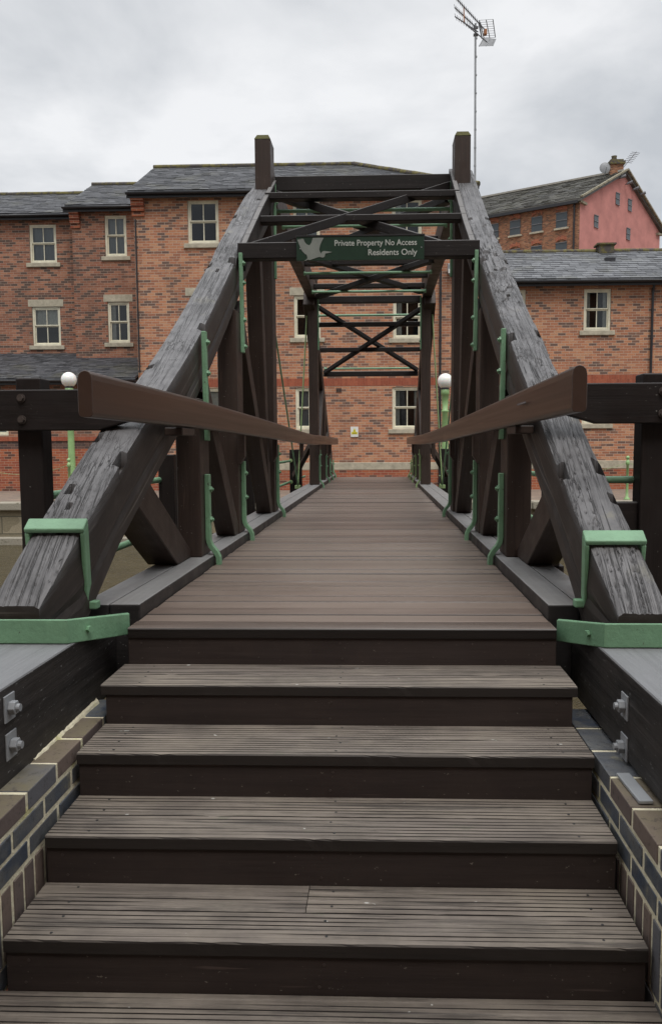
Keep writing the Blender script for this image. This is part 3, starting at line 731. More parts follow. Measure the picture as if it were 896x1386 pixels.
# ------------------------------------------------------------------ brick abutment walls with individual bricks
for s in (-1,1):
    side='left' if s<0 else 'right'
    aw=empty('brick_stair_wall',(s*1.2,-1,-.9),f'low blue engineering brick wall with yellowed mortar along the {side} side of the steps','wall')
    xf=.942; zc=-.303 if s<0 else -.335
    b=MB(); b.box(min(s*(xf+.003),s*1.75),max(s*(xf+.003),s*1.75),-2.6,-.085,-.9,zc-.004); b.build('mortar',mat['mortar'],aw)
    cop=MB(); eng=MB(); sol=MB(); red=MB()
    def brick(mb,y0,y1,z0,z1,dx=.1):
        j=random.uniform(-.002,.002); x0,x1=sorted((s*(xf+j),s*(xf+dx)))
        mb.box(x0,x1,y0,y1,z0+random.uniform(-.001,.001),z1+random.uniform(-.0015,.0015))
    y=-.03-.235; kk=0
    while y>-2.6:
        brick(eng if kk<(3 if s>0 else 1) else cop,y+.010,y+.225,zc-.062,zc,.16); y-=.235; kk+=1
    for r_ in range(2):
        z1=zc-.078-.075*r_; y=-.14 if r_==0 else -.03
        while y>-2.6:
            brick(eng,y-.225,y-.009,z1-.058,z1); y-=.235
    z1=zc-.078-.15
    y=-.09
    while y>-2.6:
        brick(sol,y-.068,y-.008,z1-.213,z1); y-=.077
    z1-=.225
    for r_ in range(3):
        y=-.14 if r_%2 else -.03
        while y>-2.6:
            brick(red if r_ else eng,y-.229,y-.006,z1-.063,z1); y-=.235
        z1-=.075
    if s<0:   # rough smear of mortar between beam and coping
        mm=MB(); va=[];nf=60
        for k in range(nf+1):
            yy=-.09-.62*k/nf; wv=.016*(1-k/nf*.6)+.010*noise.noise((yy*22,1,1)); hv=.020*(1-k/nf*.7)+.008*noise.noise((yy*31,2,5))
            va+=[(-1.0345,yy,zc-.004),(-1.0345,yy,zc+max(.002,hv)),(-1.0345+max(.004,wv)*.5,yy,zc+max(.002,hv)*.6),(-1.0345+max(.004,wv),yy,zc-.004)]
        mm.mesh(va,[(4*k+q_,4*k+4+q_,4*k+4+(q_+1)%4,4*k+(q_+1)%4) for k in range(nf) for q_ in range(4)]); mm.build('mortar_fillet',mat['mortar'],aw)
    cop.build('coping_bricks',mat['coping_brick'],aw,bevel=.004,seg=2); eng.build('blue_bricks',mat['eng'],aw,bevel=.003,seg=2)
    sol.build('soldier_bricks',mat['coping_brick'],aw,bevel=.003); red.build('red_bricks',mat['redbrick'],aw,bevel=.004)
b=MB(); b.beam((.985,-.735,-.326),(.992,-.95,-.326),.045,.012); tag(b.build('metal_bar',mat['galv'],bevel=.003,seg=2),'short flat grey metal bar lying loose on the brick ledge right of the steps','metal bar')

# ------------------------------------------------------------------ timber steps
ST=empty('timber_steps',(0,-.6,-.86),'flight of grooved dark timber steps rising to the footbridge deck','steps')
def board_prof(y,z,d=.151,nose=False):
    """grooved board; y is front edge"""
    pr=[(y+.004,z)] if nose else [(y+.002,z)]
    for j in range(6):
        yy=y+.021+j*.0207; pr+=[(yy,z),(yy+.0015,z-.0035),(yy+.0045,z-.0035),(yy+.006,z)]
    pr+=[(y+d-.002,z),(y+d,z-.003),(y+d,z-.040),(y,z-.040),(y,z-.005)]
    return pr
def add_board(b,x0,x1,pr):
    # subdivide along X with slight wear of the front arris
    nx=max(2,int((x1-x0)/.03)); n=len(pr); v=[];f=[]
    sd=random.uniform(0,99)
    for i in range(nx+1):
        x=x0+(x1-x0)*i/nx
        for k,(y,z) in enumerate(pr):
            dy=dz=0
            if k in (0,n-1):
                e=max(0,noise.noise((x*9,sd,0)))*.006+max(0,noise.noise((x*31,sd,3))-.25)*.012
                if k==0: dz=-e*.7
                else: dy=e*.5; dz=-e*.8
            if (k-1)%4 in (1,2) and 1<=k<=24: dz+=.0026*max(0,min(1,.5+1.5*noise.noise((x*1.6+k*.6,sd,7))))
            dz+=.0012*noise.noise((x*2,sd,1))
            v.append((x,y+dy,z+dz))
    for i in range(nx):
        for k in range(n): f.append((i*n+k,i*n+(k+1)%n,(i+1)*n+(k+1)%n,(i+1)*n+k))
    f+=[tuple(range(n-1,-1,-1)),tuple(range(nx*n,nx*n+n))]
    f=[tuple(reversed(q_)) for q_ in f]
    b.mesh(v,f,lambda pts:[(p.x,p.y+p.z*.6) for p in pts])
RZ=.1603; TR=.30
for k in range(1,6):
    z=-RZ*k; y=-TR*k; xw={1:.938,2:.926,3:.922,4:.925}.get(k,.925)
    if k==5: xw=1.0
    b=MB(); n=2 if k<5 else 8
    yy=y if k<5 else y+.0
    for j in range(2):
        y0=y+j*.155
        if k==4 and j==1: sp=-.06; parts=[(-xw,sp-.0012),(sp+.0012,xw)]
        else: parts=[(-xw,xw)]
        for (a,c) in parts: add_board(b,a,c,board_prof(y0,z,nose=(j==0)))
    if k==5:
        for j in range(1,9):
            add_board(b,-.935,.935,board_prof(y-j*.155,z))
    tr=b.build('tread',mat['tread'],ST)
    if k<5:
        for j in range(2):
            for sx in (-.80,-.79+.80,.82):
                for dy_ in (.035,.118):
                    sc=MB(); sc.hexnut((sx+random.uniform(-.012,.012),y+j*.155+dy_+random.uniform(-.006,.006),z-.0005),(0,0,1),.0048,.0012); sc.build('screw',mat['black'],tr)
for k in range(0,5):
    z1=-RZ*k-.0415; z0=-RZ*(k+1)-.004; y=-TR*k+.007; xw=.921
    b=MB(); b.beam((-xw,y+.012,(z0+z1)/2),(xw,y+.012,(z0+z1)/2),.024,z1-z0)
    rs=b.build('riser',mat['riser'],ST,bevel=.002)
    for xs_ in (-.86,-.02 if k%2 else -.0,.86):
        for zz in (z1-.025,z0+.03):
            sc=MB(); sc.hexnut((xs_+random.uniform(-.01,.01),y-.0005,zz),(0,-1,0),.005,.0015); sc.build('screw',mat['rust'],rs)
for k in range(1,5):
    b=MB()
    for x in (-.6,0,.6):
        b=MB(); b.box(x-.03,x+.03,-TR*k+.035,-TR*k+.29,-.95,-RZ*k-.043); b.build('carriage',TB,ST)

# ------------------------------------------------------------------ sign on the bridge
SG=empty('property_sign',(0,3.3,2.3),'dark green sign with grey heron, hung on the crossbeam over the bridge entrance','sign')
sx0,sx1,sz0,sz1=-.504,.539,2.298,2.490; sy=3.335
b=MB(); b.box(sx0,sx1,sy,sy+.02,sz0,sz1); b.build('panel',mat['sign_green'],SG,bevel=.002)
b=MB(); b.box(sx0-.006,sx1+.006,sy-.004,sy+.022,sz1,sz1+.012); b.build('panel_edge',mat['black'],SG)
her=[(75,140),(90,128),(95,140),(105,122),(112,135),(122,118),(130,130),(140,115),(146,128),(158,120),(165,140),(180,175),(205,200),(238,212),(262,180),(285,112),(430,112),(405,160),(380,215),(370,270),(378,300),(395,325),(402,335),(398,320),(405,302),(430,290),(480,296),(545,305),(490,320),(450,325),(445,350),(440,370),(420,380),(400,378),(372,370),(340,378),(300,392),(240,412),(215,405),(190,417),(165,418),(185,408),(210,385),(203,355),(195,335),(178,330),(160,310),(140,290),(120,255),(105,215),(92,180)]
# zoomed-sign pixels -> panel metres
def hp(u,v): return (sx0+(u-62)/9.956*.00606, sy-.0025, sz1-.003-(v-100)/9.956*.0059)
from mathutils.geometry import tessellate_polygon
P3=[Vector(hp(u,v)) for u,v in her]; tri=tessellate_polygon([P3])
b=MB(); b.mesh(P3,[tuple(t) for t in tri])
her_o=b.build('heron_emblem',mat['sign_grey'],SG); sm=her_o.modifiers.new('s','SOLIDIFY'); sm.thickness=.002; sm.offset=0
def text(body,size,x_right,z,y,m,parent,name='lettering',xs=1.0,align='RIGHT',slab=True):
    cu=bpy.data.curves.new(name,'FONT'); cu.body=body; cu.size=size; cu.align_x=align; cu.extrude=.001; cu.offset=size*.012
    o=bpy.data.objects.new(name,cu); COL.objects.link(o)
    bpy.context.view_layer.update()
    dg=bpy.context.evaluated_depsgraph_get(); me=bpy.data.meshes.new_from_object(o.evaluated_get(dg))
    bpy.data.objects.remove(o)
    o0=ROOT[parent.name]
    for v in me.vertices:
        x,yy,zz=v.co; v.co=(x_right+x*xs-o0.x, y-zz-o0.y, z+yy-o0.z)
    me.materials.clear(); me.materials.append(m)
    ob=bpy.data.objects.new(name,me); COL.objects.link(ob); ob.parent=parent; ROOT[ob.name]=o0
    return ob
text('Private Property No Access',  .066,sx1-.058,2.414,sy-.002,mat['sign_text'],SG,xs=.90)
text('Residents Only',.068,sx1-.058,2.336,sy-.002,mat['sign_text'],SG,xs=.96)
for x_ in (sx0+.03,sx1-.022):
    b=MB(); b.hexnut((x_,sy,2.395),(0,-1,0),.005,.003); b.build('screw',mat['galv'],SG)

# ------------------------------------------------------------------ end fences with rail board
for s in (-1,1):
    side='left' if s<0 else 'right'
    fn=empty('timber_fence',(s*2,.75,-.4),f'dark timber post and rail fence meeting the {side} handrail of the bridge','fence')
    xp0,xp1=(1.46,1.60) if s<0 else (1.435,1.57); yp=.70
    def fpost(xc_):
        b=MB(); b.beam((s*xc_,yp+.062,-.45),(s*xc_,yp+.062,1.135),.124,.13,up=(1,0,0)); return b.build('post',TB,fn,bevel=.008,seg=2)
    p0=fpost(1.622 if s<0 else 1.545); fpost(3.3)
    b=MB(); zt,zb=(1.07,.865) if s<0 else (1.083,.885)
    poly=[(s*.955,yp-.062,zt),(s*3.6,yp-.062,zt),(s*3.6,yp-.062,zb),(s*1.24,yp-.062,zb),(s*.955,yp-.062,zb+.085)]
    b.prism(poly,(0,.06,0),lambda pts:[(p.x,p.z+p.y) for p in pts]); rl=b.build('top_rail',TB,fn,bevel=.006,seg=2)
    for zz in ((zt-.042),(zt-.150)):
        bb=MB(); xx=s*(1.63 if s<0 else 1.56); bb.tube([(xx,yp-.060,zz),(xx,yp-.068,zz)],.022,14); bb.hexnut((xx,yp-.068,zz),(0,-1,0),.016,.012); bb.build('bolt',mat['rust'],rl)
    b=MB(); zl=.49 if s>0 else .30
    if s>0: b.box(1.22,3.6,yp+.03,yp+.09,zl-.16,zl)
    else: b.box(-3.6,-1.64,yp+.03,yp+.09,-.2,-.05)
    b.build('lower_rail',TB,fn,bevel=.006)
    if s>0:
        b=MB(); b.tube([(1.20,yp+.12,.60),(1.6,yp+.12,.60)],.02,10); b.tube([(1.6,yp+.12,.60),(3.6,yp+.12,.60)],.02,10); b.build('guard_pipe',G,fn)

# ------------------------------------------------------------------ buildings
def mk_mg():
    m=M('mill_glass'); n=m.noise(m.obj(),.8,3); return m.done(m.mix(n,(.035,.045,.05),(.08,.095,.105)),.15,.6)
mat['millglass']=mk_mg()
def wall_holes(b,x0,x1,z0,z1,y,holes,depth=.11):
    xs=sorted(set([x0,x1]+[h[0] for h in holes]+[h[1] for h in holes])); zs=sorted(set([z0,z1]+[h[2] for h in holes]+[h[3] for h in holes]))
    for i in range(len(xs)-1):
        for j in range(len(zs)-1):
            cx=(xs[i]+xs[i+1])/2; cz=(zs[j]+zs[j+1])/2
            if any(h[0]<cx<h[1] and h[2]<cz<h[3] for h in holes): continue
            b.face([(xs[i],y,zs[j]),(xs[i+1],y,zs[j]),(xs[i+1],y,zs[j+1]),(xs[i],y,zs[j+1])])
    for (a,c,e,f) in holes:
        b.face([(a,y,e),(a,y,f),(a,y+depth,f),(a,y+depth,e)]); b.face([(c,y,f),(c,y,e),(c,y+depth,e),(c,y+depth,f)])
        b.face([(a,y,f),(c,y,f),(c,y+depth,f),(a,y+depth,f)]); b.face([(a,y+depth,e),(c,y+depth,e),(c,y,e),(a,y,e)])
def window(parent,x0,x1,z0,z1,y,cur=None,sill=True,lintel=False,m=None):
    m=m or mat['cream']; yf=y+.035; t=.065; zm=(z0+z1)/2+.02; xm=(x0+x1)/2
    b=MB()
    b.box(x0,x0+t,yf,yf+.07,z0,z1); b.box(x1-t,x1,yf,yf+.07,z0,z1); b.box(x0+t,x1-t,yf,yf+.07,z1-t,z1); b.box(x0+t,x1-t,yf,yf+.07,z0,z0+t*1.1)
    fr=b.build('window',m,parent,bevel=.006)
    b=MB(); t2=.035
    for (za,zb,yo) in ((zm,z1-t,.02),(z0+t*1.1,zm,.05)):
        xa,xb=x0+t,x1-t; ya=yf+yo-.004
        b.box(xa,xa+t2,ya,ya+.03,za,zb); b.box(xb-t2,xb,ya,ya+.03,za,zb); b.box(xa+t2,xb-t2,ya,ya+.03,zb-t2,zb); b.box(xa+t2,xb-t2,ya,ya+.03,za,za+t2)
        b.box(xm-.014,xm+.014,ya+.002,ya+.028,za+t2,zb-t2)
    b.build('sash',m,fr,bevel=.003)
    b=MB(); b.face([(x0+.03,yf+.056,z0+.03),(x1-.03,yf+.056,z0+.03),(x1-.03,yf+.056,zm+.01),(x0+.03,yf+.056,zm+.01)])
    b.face([(x0+.03,yf+.03,zm),(x1-.03,yf+.03,zm),(x1-.03,yf+.03,z1-.03),(x0+.03,yf+.03,z1-.03)]); b.build('pane',mat['glass'],fr)
    b=MB(); b.box(x0+.01,x1-.01,yf+.071,yf+.6,z0+.01,z1-.01); 
    # open front: drop the front face (index 2 of the box)
    i=2; b.f.pop(i); b.uv=b.uv[:i*4]+b.uv[i*4+4:]; b.sm.pop(i)
    b.build('room_interior',mat['dark_room'],fr)
    if cur:
        b=MB(); yc=yf+.10
        def drape(xa,xb,za,zb):
            n=14
            for k in range(n):
                u0=xa+(xb-xa)*k/n;u1=xa+(xb-xa)*(k+1)/n; d0=.015*math.sin(k*1.9);d1=.015*math.sin((k+1)*1.9)
                b.face([(u0,yc+d0,za),(u1,yc+d1,za),(u1,yc+d1,zb),(u0,yc+d0,zb)])
        if cur=='left': drape(x0+.05,x0+.05+(x1-x0)*.25,z0+.05,z1-.05)
        if cur=='both': drape(x0+.05,x0+.05+(x1-x0)*.2,z0+.05,z1-.05); drape(x1-.05-(x1-x0)*.2,x1-.05,z0+.05,z1-.05)
        if cur=='top': drape(x0+.05,x1-.05,zm,z1-.05)
        if cur=='full': drape(x0+.05,x1-.05,z0+.05,z1-.05)
        if cur=='blind': drape(x0+.05,x1-.05,z0+.05,z1-.05)
        b.build('curtain',mat['blind'] if cur=='blind' else mat['curtain'],fr)
    if sill:
        b=MB(); b.box(x0-.12,x1+.12,y-.055,y+.03,z0-.13,z0); b.build('sill',mat['stone'],fr,bevel=.012,seg=2)
    if lintel:
        b=MB(); b.box(x0-.12,x1+.12,y-.008,y+.034,z1,z1+.23); b.build('lintel',mat['stone'],fr,bevel=.006)
    return fr
def gutter(parent,x0,x1,y,z):
    b=MB(); n=8; v=[];
    for x in (x0,x1):
        for k in range(n+1):
            a=math.pi+math.pi*k/n; v.append((x,y+.06*math.cos(a),z+.06*math.sin(a)))
    f=[(k,k+1,n+1+k+1,n+1+k) for k in range(n)]; b.mesh(v,f,None,True)
    b.box(x0,x1,y+.075,y+.10,z-.13,z+.02)
    o=b.build('gutter',mat['black_plastic'],parent); sm=o.modifiers.new('s','SOLIDIFY'); sm.thickness=.006
def downpipe(parent,x,y,z0,z1):
    b=MB(); b.tube([(x,y-.07,z1),(x,y-.07,z0)],.036,10)
    z=z0+.3
    while z<z1: b.tube([(x,y-.07,z),(x,y-.07,z+.05)],.045,10); z+=1.35
    b.tube([(x,y-.16,z1+.12),(x,y-.15,z1+.02),(x,y-.07,z1-.10)],.036,8); b.build('downpipe',mat['black_plastic'],parent)
def slabroof(parent,p,m,name='roof',th=.05):
    b=MB(); b.prism(p,(0,0,-th)); return b.build(name,m,parent)
def slates(parent,e0,e1,r0,r1,m,w=.26,h=.19,inside=None,th=.012):
    """individual lapped slates over the roof plane e0-e1 (eave) to r0-r1 (ridge)"""
    e0,e1,r0,r1=map(Vector,(e0,e1,r0,r1)); Ls=(r0-e0).length; n=int(Ls/h); b=MB()
    nrm=(e1-e0).cross(r0-e0).normalized()
    if nrm.z<0: nrm=-nrm
    for k in range(n+1):
        t0=k*h/Ls; t1=min(1.,(k+1.12)*h/Ls)
        if t0>=1: break
        a0=e0.lerp(r0,t0); a1=e1.lerp(r1,t0); c0=e0.lerp(r0,t1); c1=e1.lerp(r1,t1)
        W_=(a1-a0).length; W2=(c1-c0).length; x=-(w/2 if k%2 else 0)
        while x<W_:
            ww=w*random.uniform(.86,1.12); xa=max(0,x+.004); xb=min(W_,x+ww-.004)
            if xb-xa>.03:
                u0,u1=xa/W_,xb/W_
                lift=th*random.uniform(.8,1.9); dn=random.uniform(-.012,.012)*(a0-c0).normalized()
                p0=a0.lerp(a1,u0)+nrm*lift+dn;p1=a0.lerp(a1,u1)+nrm*(lift+random.uniform(-.003,.003))+dn
                p2=c0.lerp(c1,u1)+nrm*.003;p3=c0.lerp(c1,u0)+nrm*.003
                q0=p0-nrm*(lift-.001);q1=p1-nrm*(lift-.001)
                b.mesh([p0,p1,p2,p3,q0,q1],[(0,1,2,3),(4,5,1,0)])
            x+=ww
    return b.build('slates',m,parent)
def ridge(parent,a,c,m=None):
    a=Vector(a);c=Vector(c);b=MB();L_=(c-a).length;n=max(1,int(L_/.45));d=(c-a)/n
    for k in range(n):
        p0=a+d*k;p1=a+d*(k+.985); b.tube([p0+Vector((0,0,random.uniform(-.006,.006))),p1],.085,8,True,True)
    b.build('ridge_tiles',m or mat['ridge'],parent)
GZ=-.52
# ---- tall central block
B3=empty('brick_apartment_block',(-2,20.5,GZ),'tall three storey orange brick block directly behind the bridge','building')
x0,x1,yF,ez=-6.98,2.93,20.5,8.13
wins=[(-5.40,-4.49,6.72,7.96,None,0),(-2.32,-1.53,6.72,7.96,'blind',0),(.56,1.43,6.72,7.92,'left',0),
      (-5.40,-4.49,3.97,5.22,None,1),(-2.32,-1.53,3.97,5.20,None,1),(.59,1.43,3.93,5.13,'left',0),
      (-5.40,-4.49,1.29,2.53,'full',0),(-2.30,-1.50,1.29,2.52,'blind',0),(.57,1.45,1.28,2.52,'both',0)]
b=MB(); wall_holes(b,x0,x1,GZ,ez,yF,[w[:4] for w in wins])
b.face([(x0,yF+6,GZ),(x0,yF,GZ),(x0,yF,ez),(x0,yF+3,ez+1.7),(x0,yF+6,ez)]); b.face([(x1,yF,GZ),(x1,yF+6,GZ),(x1,yF+6,ez),(x1,yF,ez)]); b.face([(x1,yF+6,GZ),(x0,yF+6,GZ),(x0,yF+6,ez),(x1,yF+6,ez)])
b.build('wall',mat['brick'],B3)
for w in wins: window(B3,*w[:4],yF,w[4],True,w[5])
b=MB(); b.box(x0-.002,x1+.002,yF-.006,yF+.02,2.56,2.785)
o=b.build('soldier_course',mat['soldier'],B3)
b=MB(); b.box(x0,x1,yF-.03,yF+.02,.08,.30); b.build('plinth_band',mat['stone'],B3,bevel=.01)
b=MB(); b.box(x0,x1,yF-.02,yF+.01,GZ,.08); b.build('plinth',mat['brick_red'],B3)
rz=9.76; yr=23.1; ye=yF-.28
slabroof(B3,[(x0-.09,ye,ez+.04),(x1+.1,ye,ez+.04),(-.63,yr,rz),(x0-.09,yr,rz)],mat['slate'])
slabroof(B3,[(x0-.09,yr,rz),(-.63,yr,rz),(x1+.1,yF+6.2,ez),(x0-.09,yF+6.2,ez)],mat['slate'])
slabroof(B3,[(x1+.1,ye,ez+.04),(x1+.1,yF+6.2,ez),(-.63,yr,rz)],mat['slate'])
slates(B3,(x0-.09,ye,ez+.045),(x1+.1,ye,ez+.045),(x0-.09,yr,rz+.005),(-.63,yr,rz+.005),mat['slate_a'])
ridge(B3,(x0-.09,yr,rz+.02),(-.63,yr,rz+.02)); ridge(B3,(-.63,yr,rz+.02),(x1+.1,ye,ez+.07))
gutter(B3,x0-.14,x1+.1,ye-.02,ez-.02); downpipe(B3,1.97,yF,GZ,ez-.25)
b=MB(); b.tube([(x0+.05,yF-.04,3.0),(x0+.05,yF-.04,ez-.7)],.024,8); b.build('downpipe',mat['black_plastic'],B3)
b=MB()
for i in range(4): b.box(x0-.05-.0*i,x0+.32,yF-.05-.05*i,yF+.0,ez-.62+i*.14,ez-.62+i*.14+.125)
b.build('eaves_corbel',mat['brick_red'],B3,bevel=.006)
b=MB(); b.box(-1.09,-.93,yF-.012,yF+.01,2.38,2.50)
for k in range(4): b.box(-1.08,-.94,yF-.018,yF-.0125,2.395+k*.026,2.408+k*.026)
b.build('air_vent',mat['brick_dark'],B3)

# ---- right lower block
B4=empty('low_brick_block',(8,20.5,GZ),'lower two storey orange brick block right of the bridge with pale slate roof','building')
x0,x1,ez=2.95,16.5,5.50
wins=[(6.13,6.91,4.10,5.30,'both',0),(6.13,6.91,1.40,2.56,'top',0),(3.68,4.45,4.10,5.30,'blind',0),(3.68,4.45,1.40,2.56,None,0),(9.6,10.4,4.1,5.3,None,0),(9.6,10.4,1.4,2.56,None,0)]
b=MB(); wall_holes(b,x0,x1,GZ,ez,yF,[w[:4] for w in wins]); b.face([(x1,yF,GZ),(x1,yF+5,GZ),(x1,yF+5,ez),(x1,yF+2.5,ez+1.3),(x1,yF,ez)]); b.face([(x1,yF+5,GZ),(x0,yF+5,GZ),(x0,yF+5,ez),(x1,yF+5,ez)])
b.build('wall',mat['brick'],B4)
for w in wins: window(B4,*w[:4],yF,w[4],True,w[5])
b=MB(); b.box(x0,x1,yF-.006,yF+.02,2.58,2.84); b.build('soldier_course',mat['soldier'],B4)
b=MB(); b.box(x0,x1,yF-.03,yF+.02,.09,.33); b.build('plinth_band',mat['stone'],B4,bevel=.01)
b=MB(); b.box(x0,x1,yF-.02,yF+.01,GZ,.09); b.build('plinth',mat['brick_red'],B4)
rz4=6.86; yr4=22.7
slabroof(B4,[(x0,ye,ez+.04),(x1+.15,ye,ez+.04),(x1+.15,yr4,rz4),(x0,yr4,rz4)],mat['slate_light']); slabroof(B4,[(x0,yr4,rz4),(x1+.15,yr4,rz4),(x1+.15,yF+5.2,ez),(x0,yF+5.2,ez)],mat['slate_light'])
slates(B4,(x0,ye,ez+.045),(x1+.15,ye,ez+.045),(x0,yr4,rz4+.005),(x1+.15,yr4,rz4+.005),mat['slate_b'],.3,.2)
ridge(B4,(x0,yr4,rz4+.0),(x1,yr4,rz4+.0)); gutter(B4,x0+.2,x1,ye-.02,ez-.02); downpipe(B4,8.08,yF,GZ,ez-.2)
b=MB(); b.box(7.05,7.52,yr4-.25,yr4+.15,rz4-.1,rz4+.16); b.box(6.99,7.58,yr4-.29,yr4+.19,rz4+.16,rz4+.21); b.build('ridge_vent',mat['ridge'],B4)
b=MB(); yv=21.7; zv=ez+.04+(yv-ye)/(yr4-ye)*(rz4-ez-.04); b.box(7.05,7.35,yv,yv+.18,zv-.02,zv+.13); b.build('roof_vent',mat['black_plastic'],B4)

# ---- two set-back blocks on the left
def setback(name,label,x0,x1,y,ez,rz,yr,wins,vergeL=True):
    B=empty(name,((x0+x1)/2,y,GZ),label,'building')
    b=MB(); wall_holes(b,x0,x1,GZ,ez,y,[w[:4] for w in wins]); b.face([(x0,y+5,GZ),(x0,y,GZ),(x0,y,ez),(x0,yr,rz-.1),(x0,y+5,ez)]); b.face([(x1,y,GZ),(x1,y+5,GZ),(x1,y+5,ez),(x1,yr,rz-.1),(x1,y,ez)]); b.face([(x1,y+5,GZ),(x0,y+5,GZ),(x0,y+5,ez),(x1,y+5,ez)])
    b.build('wall',mat['brick_left'],B)
    for w in wins: window(B,*w[:4],y,w[4],True,w[5])
    yee=y-.25
    slabroof(B,[(x0-.12,yee,ez+.04),(x1,yee,ez+.04),(x1,yr,rz),(x0-.12,yr,rz)],mat['slate']); slabroof(B,[(x0-.12,yr,rz),(x1,yr,rz),(x1,2*yr-yee,ez),(x0-.12,2*yr-yee,ez)],mat['slate'])
    slates(B,(x0-.12,yee,ez+.045),(x1,yee,ez+.045),(x0-.12,yr,rz+.005),(x1,yr,rz+.005),mat['slate_a'])
    ridge(B,(x0-.12,yr,rz+.01),(x1,yr,rz+.01)); gutter(B,x0-.2,x1,yee-.02,ez-.02)
    b=MB()
    for i in range(4): b.box(x0-.03,x0+.28,y-.05-.045*i,y,ez-.62+i*.14,ez-.62+i*.14+.125)
    b.build('eaves_corbel',mat['brick_red'],B,bevel=.006)
    return B
B2=setback('narrow_brick_block','narrow set back brick block between the tall block and the leftmost block','' or -9.66,-6.99,22.7,8.41,9.88,25.05,
   [(-8.60,-7.90,6.90,8.19,'blind',0),(-8.59,-7.88,4.16,5.47,'left',1)])
B1=setback('set_back_brick_block','leftmost three storey brown brick block, set furthest back','' or -17.5,-9.67,23.4,8.38,9.72,25.45,
   [(-11.36,-10.46,6.88,8.13,'blind',0),(-11.37,-10.42,4.18,5.46,'top',1),(-14.8,-13.9,6.88,8.13,'left',0),(-14.8,-13.9,4.18,5.46,None,1)])
# ---- lean-to
LT=empty('lean_to_annexe',(-12,20.5,GZ),'single storey brick annexe with slate lean to roof below the left blocks','building')
x0,x1=-17.5,-6.99; ly=20.5
wins=[(-11.75,-10.98,1.15,2.2,'full',0)]
b=MB(); wall_holes(b,x0,x1,1.11,2.8,ly,wins and [w[:4] for w in wins]); b.face([(x0,23.4,GZ),(x0,ly,GZ),(x0,ly,2.8),(x0,23.4,3.8)]); b.build('wall',mat['brick_left'],LT)
for w in wins: window(LT,*w[:4],ly,w[4],False,0)
b=MB(); b.box(x0,x1,ly-.03,ly+.02,.985,1.11); b.build('soldier_course',mat['soldier'],LT)
b=MB(); b.face([(x0,ly,.74),(x1,ly,.74),(x1,ly,.985),(x0,ly,.985)]); b.build('dark_band',mat['brick_dark'],LT)
b=MB(); b.face([(x0,ly,GZ),(x1,ly,GZ),(x1,ly,.74),(x0,ly,.74)]); b.build('lower_wall',mat['brick_red'],LT)
slabroof(LT,[(x0,20.2,2.83),(x1,20.2,2.83),(x1,22.69,3.68),(-9.67,22.69,3.68),(-9.67,23.39,3.92),(x0,23.39,3.92)],mat['slate'])
slates(LT,(-9.67,20.2,2.835),(x1,20.2,2.835),(-9.67,22.68,3.685),(x1,22.68,3.685),mat['slate_a']); slates(LT,(x0,20.2,2.835),(-9.67,20.2,2.835),(x0,23.38,3.925),(-9.67,23.38,3.925),mat['slate_a'])
gutter(LT,x0,x1,20.18,2.77)

WH=empty('added_shade_building',(0,-8,-.42),'unseen brown brick building added behind the camera to shade the near timber','building')  # out of view, added to keep light off the camera-facing timber
wy0=-7.6
b=MB(); hs=[(x_-.6,x_+.6,z_,z_+1.5) for x_ in (-10,-6.5,-3,.5,4,7.5,11) for z_ in (1.0,4.2,7.4)]
wall_holes(b,-14,14,-.86,10.5,0,hs); b.v=[Vector((-p.x,wy0-p.y,p.z)) for p in b.v]
b.face([(-14,wy0,-.86),(-14,wy0-8,-.86),(-14,wy0-8,10.5),(-14,wy0-4,13),(-14,wy0,10.5)]); b.face([(14,wy0-8,-.86),(14,wy0,-.86),(14,wy0,10.5),(14,wy0-4,13),(14,wy0-8,10.5)]); b.face([(-14,wy0-8,-.86),(14,wy0-8,-.86),(14,wy0-8,10.5),(-14,wy0-8,10.5)])
b.build('wall',mat['mill'],WH)
slabroof(WH,[(-14.3,wy0+.3,10.35),(14.3,wy0+.3,10.35),(14.3,wy0-4,13.1),(-14.3,wy0-4,13.1)],mat['slate']); slabroof(WH,[(-14.3,wy0-4,13.1),(14.3,wy0-4,13.1),(14.3,wy0-8.3,10.35),(-14.3,wy0-8.3,10.35)],mat['slate'])
for h_ in hs:
    b=MB(); a_,c_,e_,f_=-h_[1],-h_[0],h_[2],h_[3]; b.face([(a_,wy0-.1,e_),(a_,wy0-.1,f_),(c_,wy0-.1,f_),(c_,wy0-.1,e_)]); b.build('window',mat['millglass'],WH)
# ---- old mill behind on the right
ML=empty('old_mill_building',(16,57,GZ),'distant old mill with pink gable wall, brick side wall and stone slate roof','building')
c0=Vector((14.72,56.6,0)); gd=Vector((8.91,9.3,0)); rd=Vector((-5.86,3.63,0)).normalized()*30
EZ=18.55; AZ=21.75
cR=c0+gd; ap=c0+gd*.5
def V(p,z): return Vector((p.x,p.y,z))
gn=gd.normalized(); out_g=Vector((gn.y,-gn.x,0)); rn=rd.normalized(); out_r=Vector((rn.y,-rn.x,0)); 
if out_r.y>0: out_r=-out_r
b=MB(); b.face([V(c0,GZ),V(cR,GZ),V(cR,EZ),V(ap,AZ),V(c0,EZ)]); b.build('gable_wall',mat['render_pink'],ML)
b=MB(); b.face([V(c0+rd,GZ),V(c0,GZ),V(c0,EZ),V(c0+rd,EZ)]); b.face([V(cR,GZ),V(cR+rd,GZ),V(cR+rd,EZ),V(cR,EZ)]); b.face([V(cR+rd,GZ),V(c0+rd,GZ),V(c0+rd,EZ),V(ap+rd,AZ),V(cR+rd,EZ)]); b.build('side_wall',mat['mill'],ML)
sl=(gd*.5)
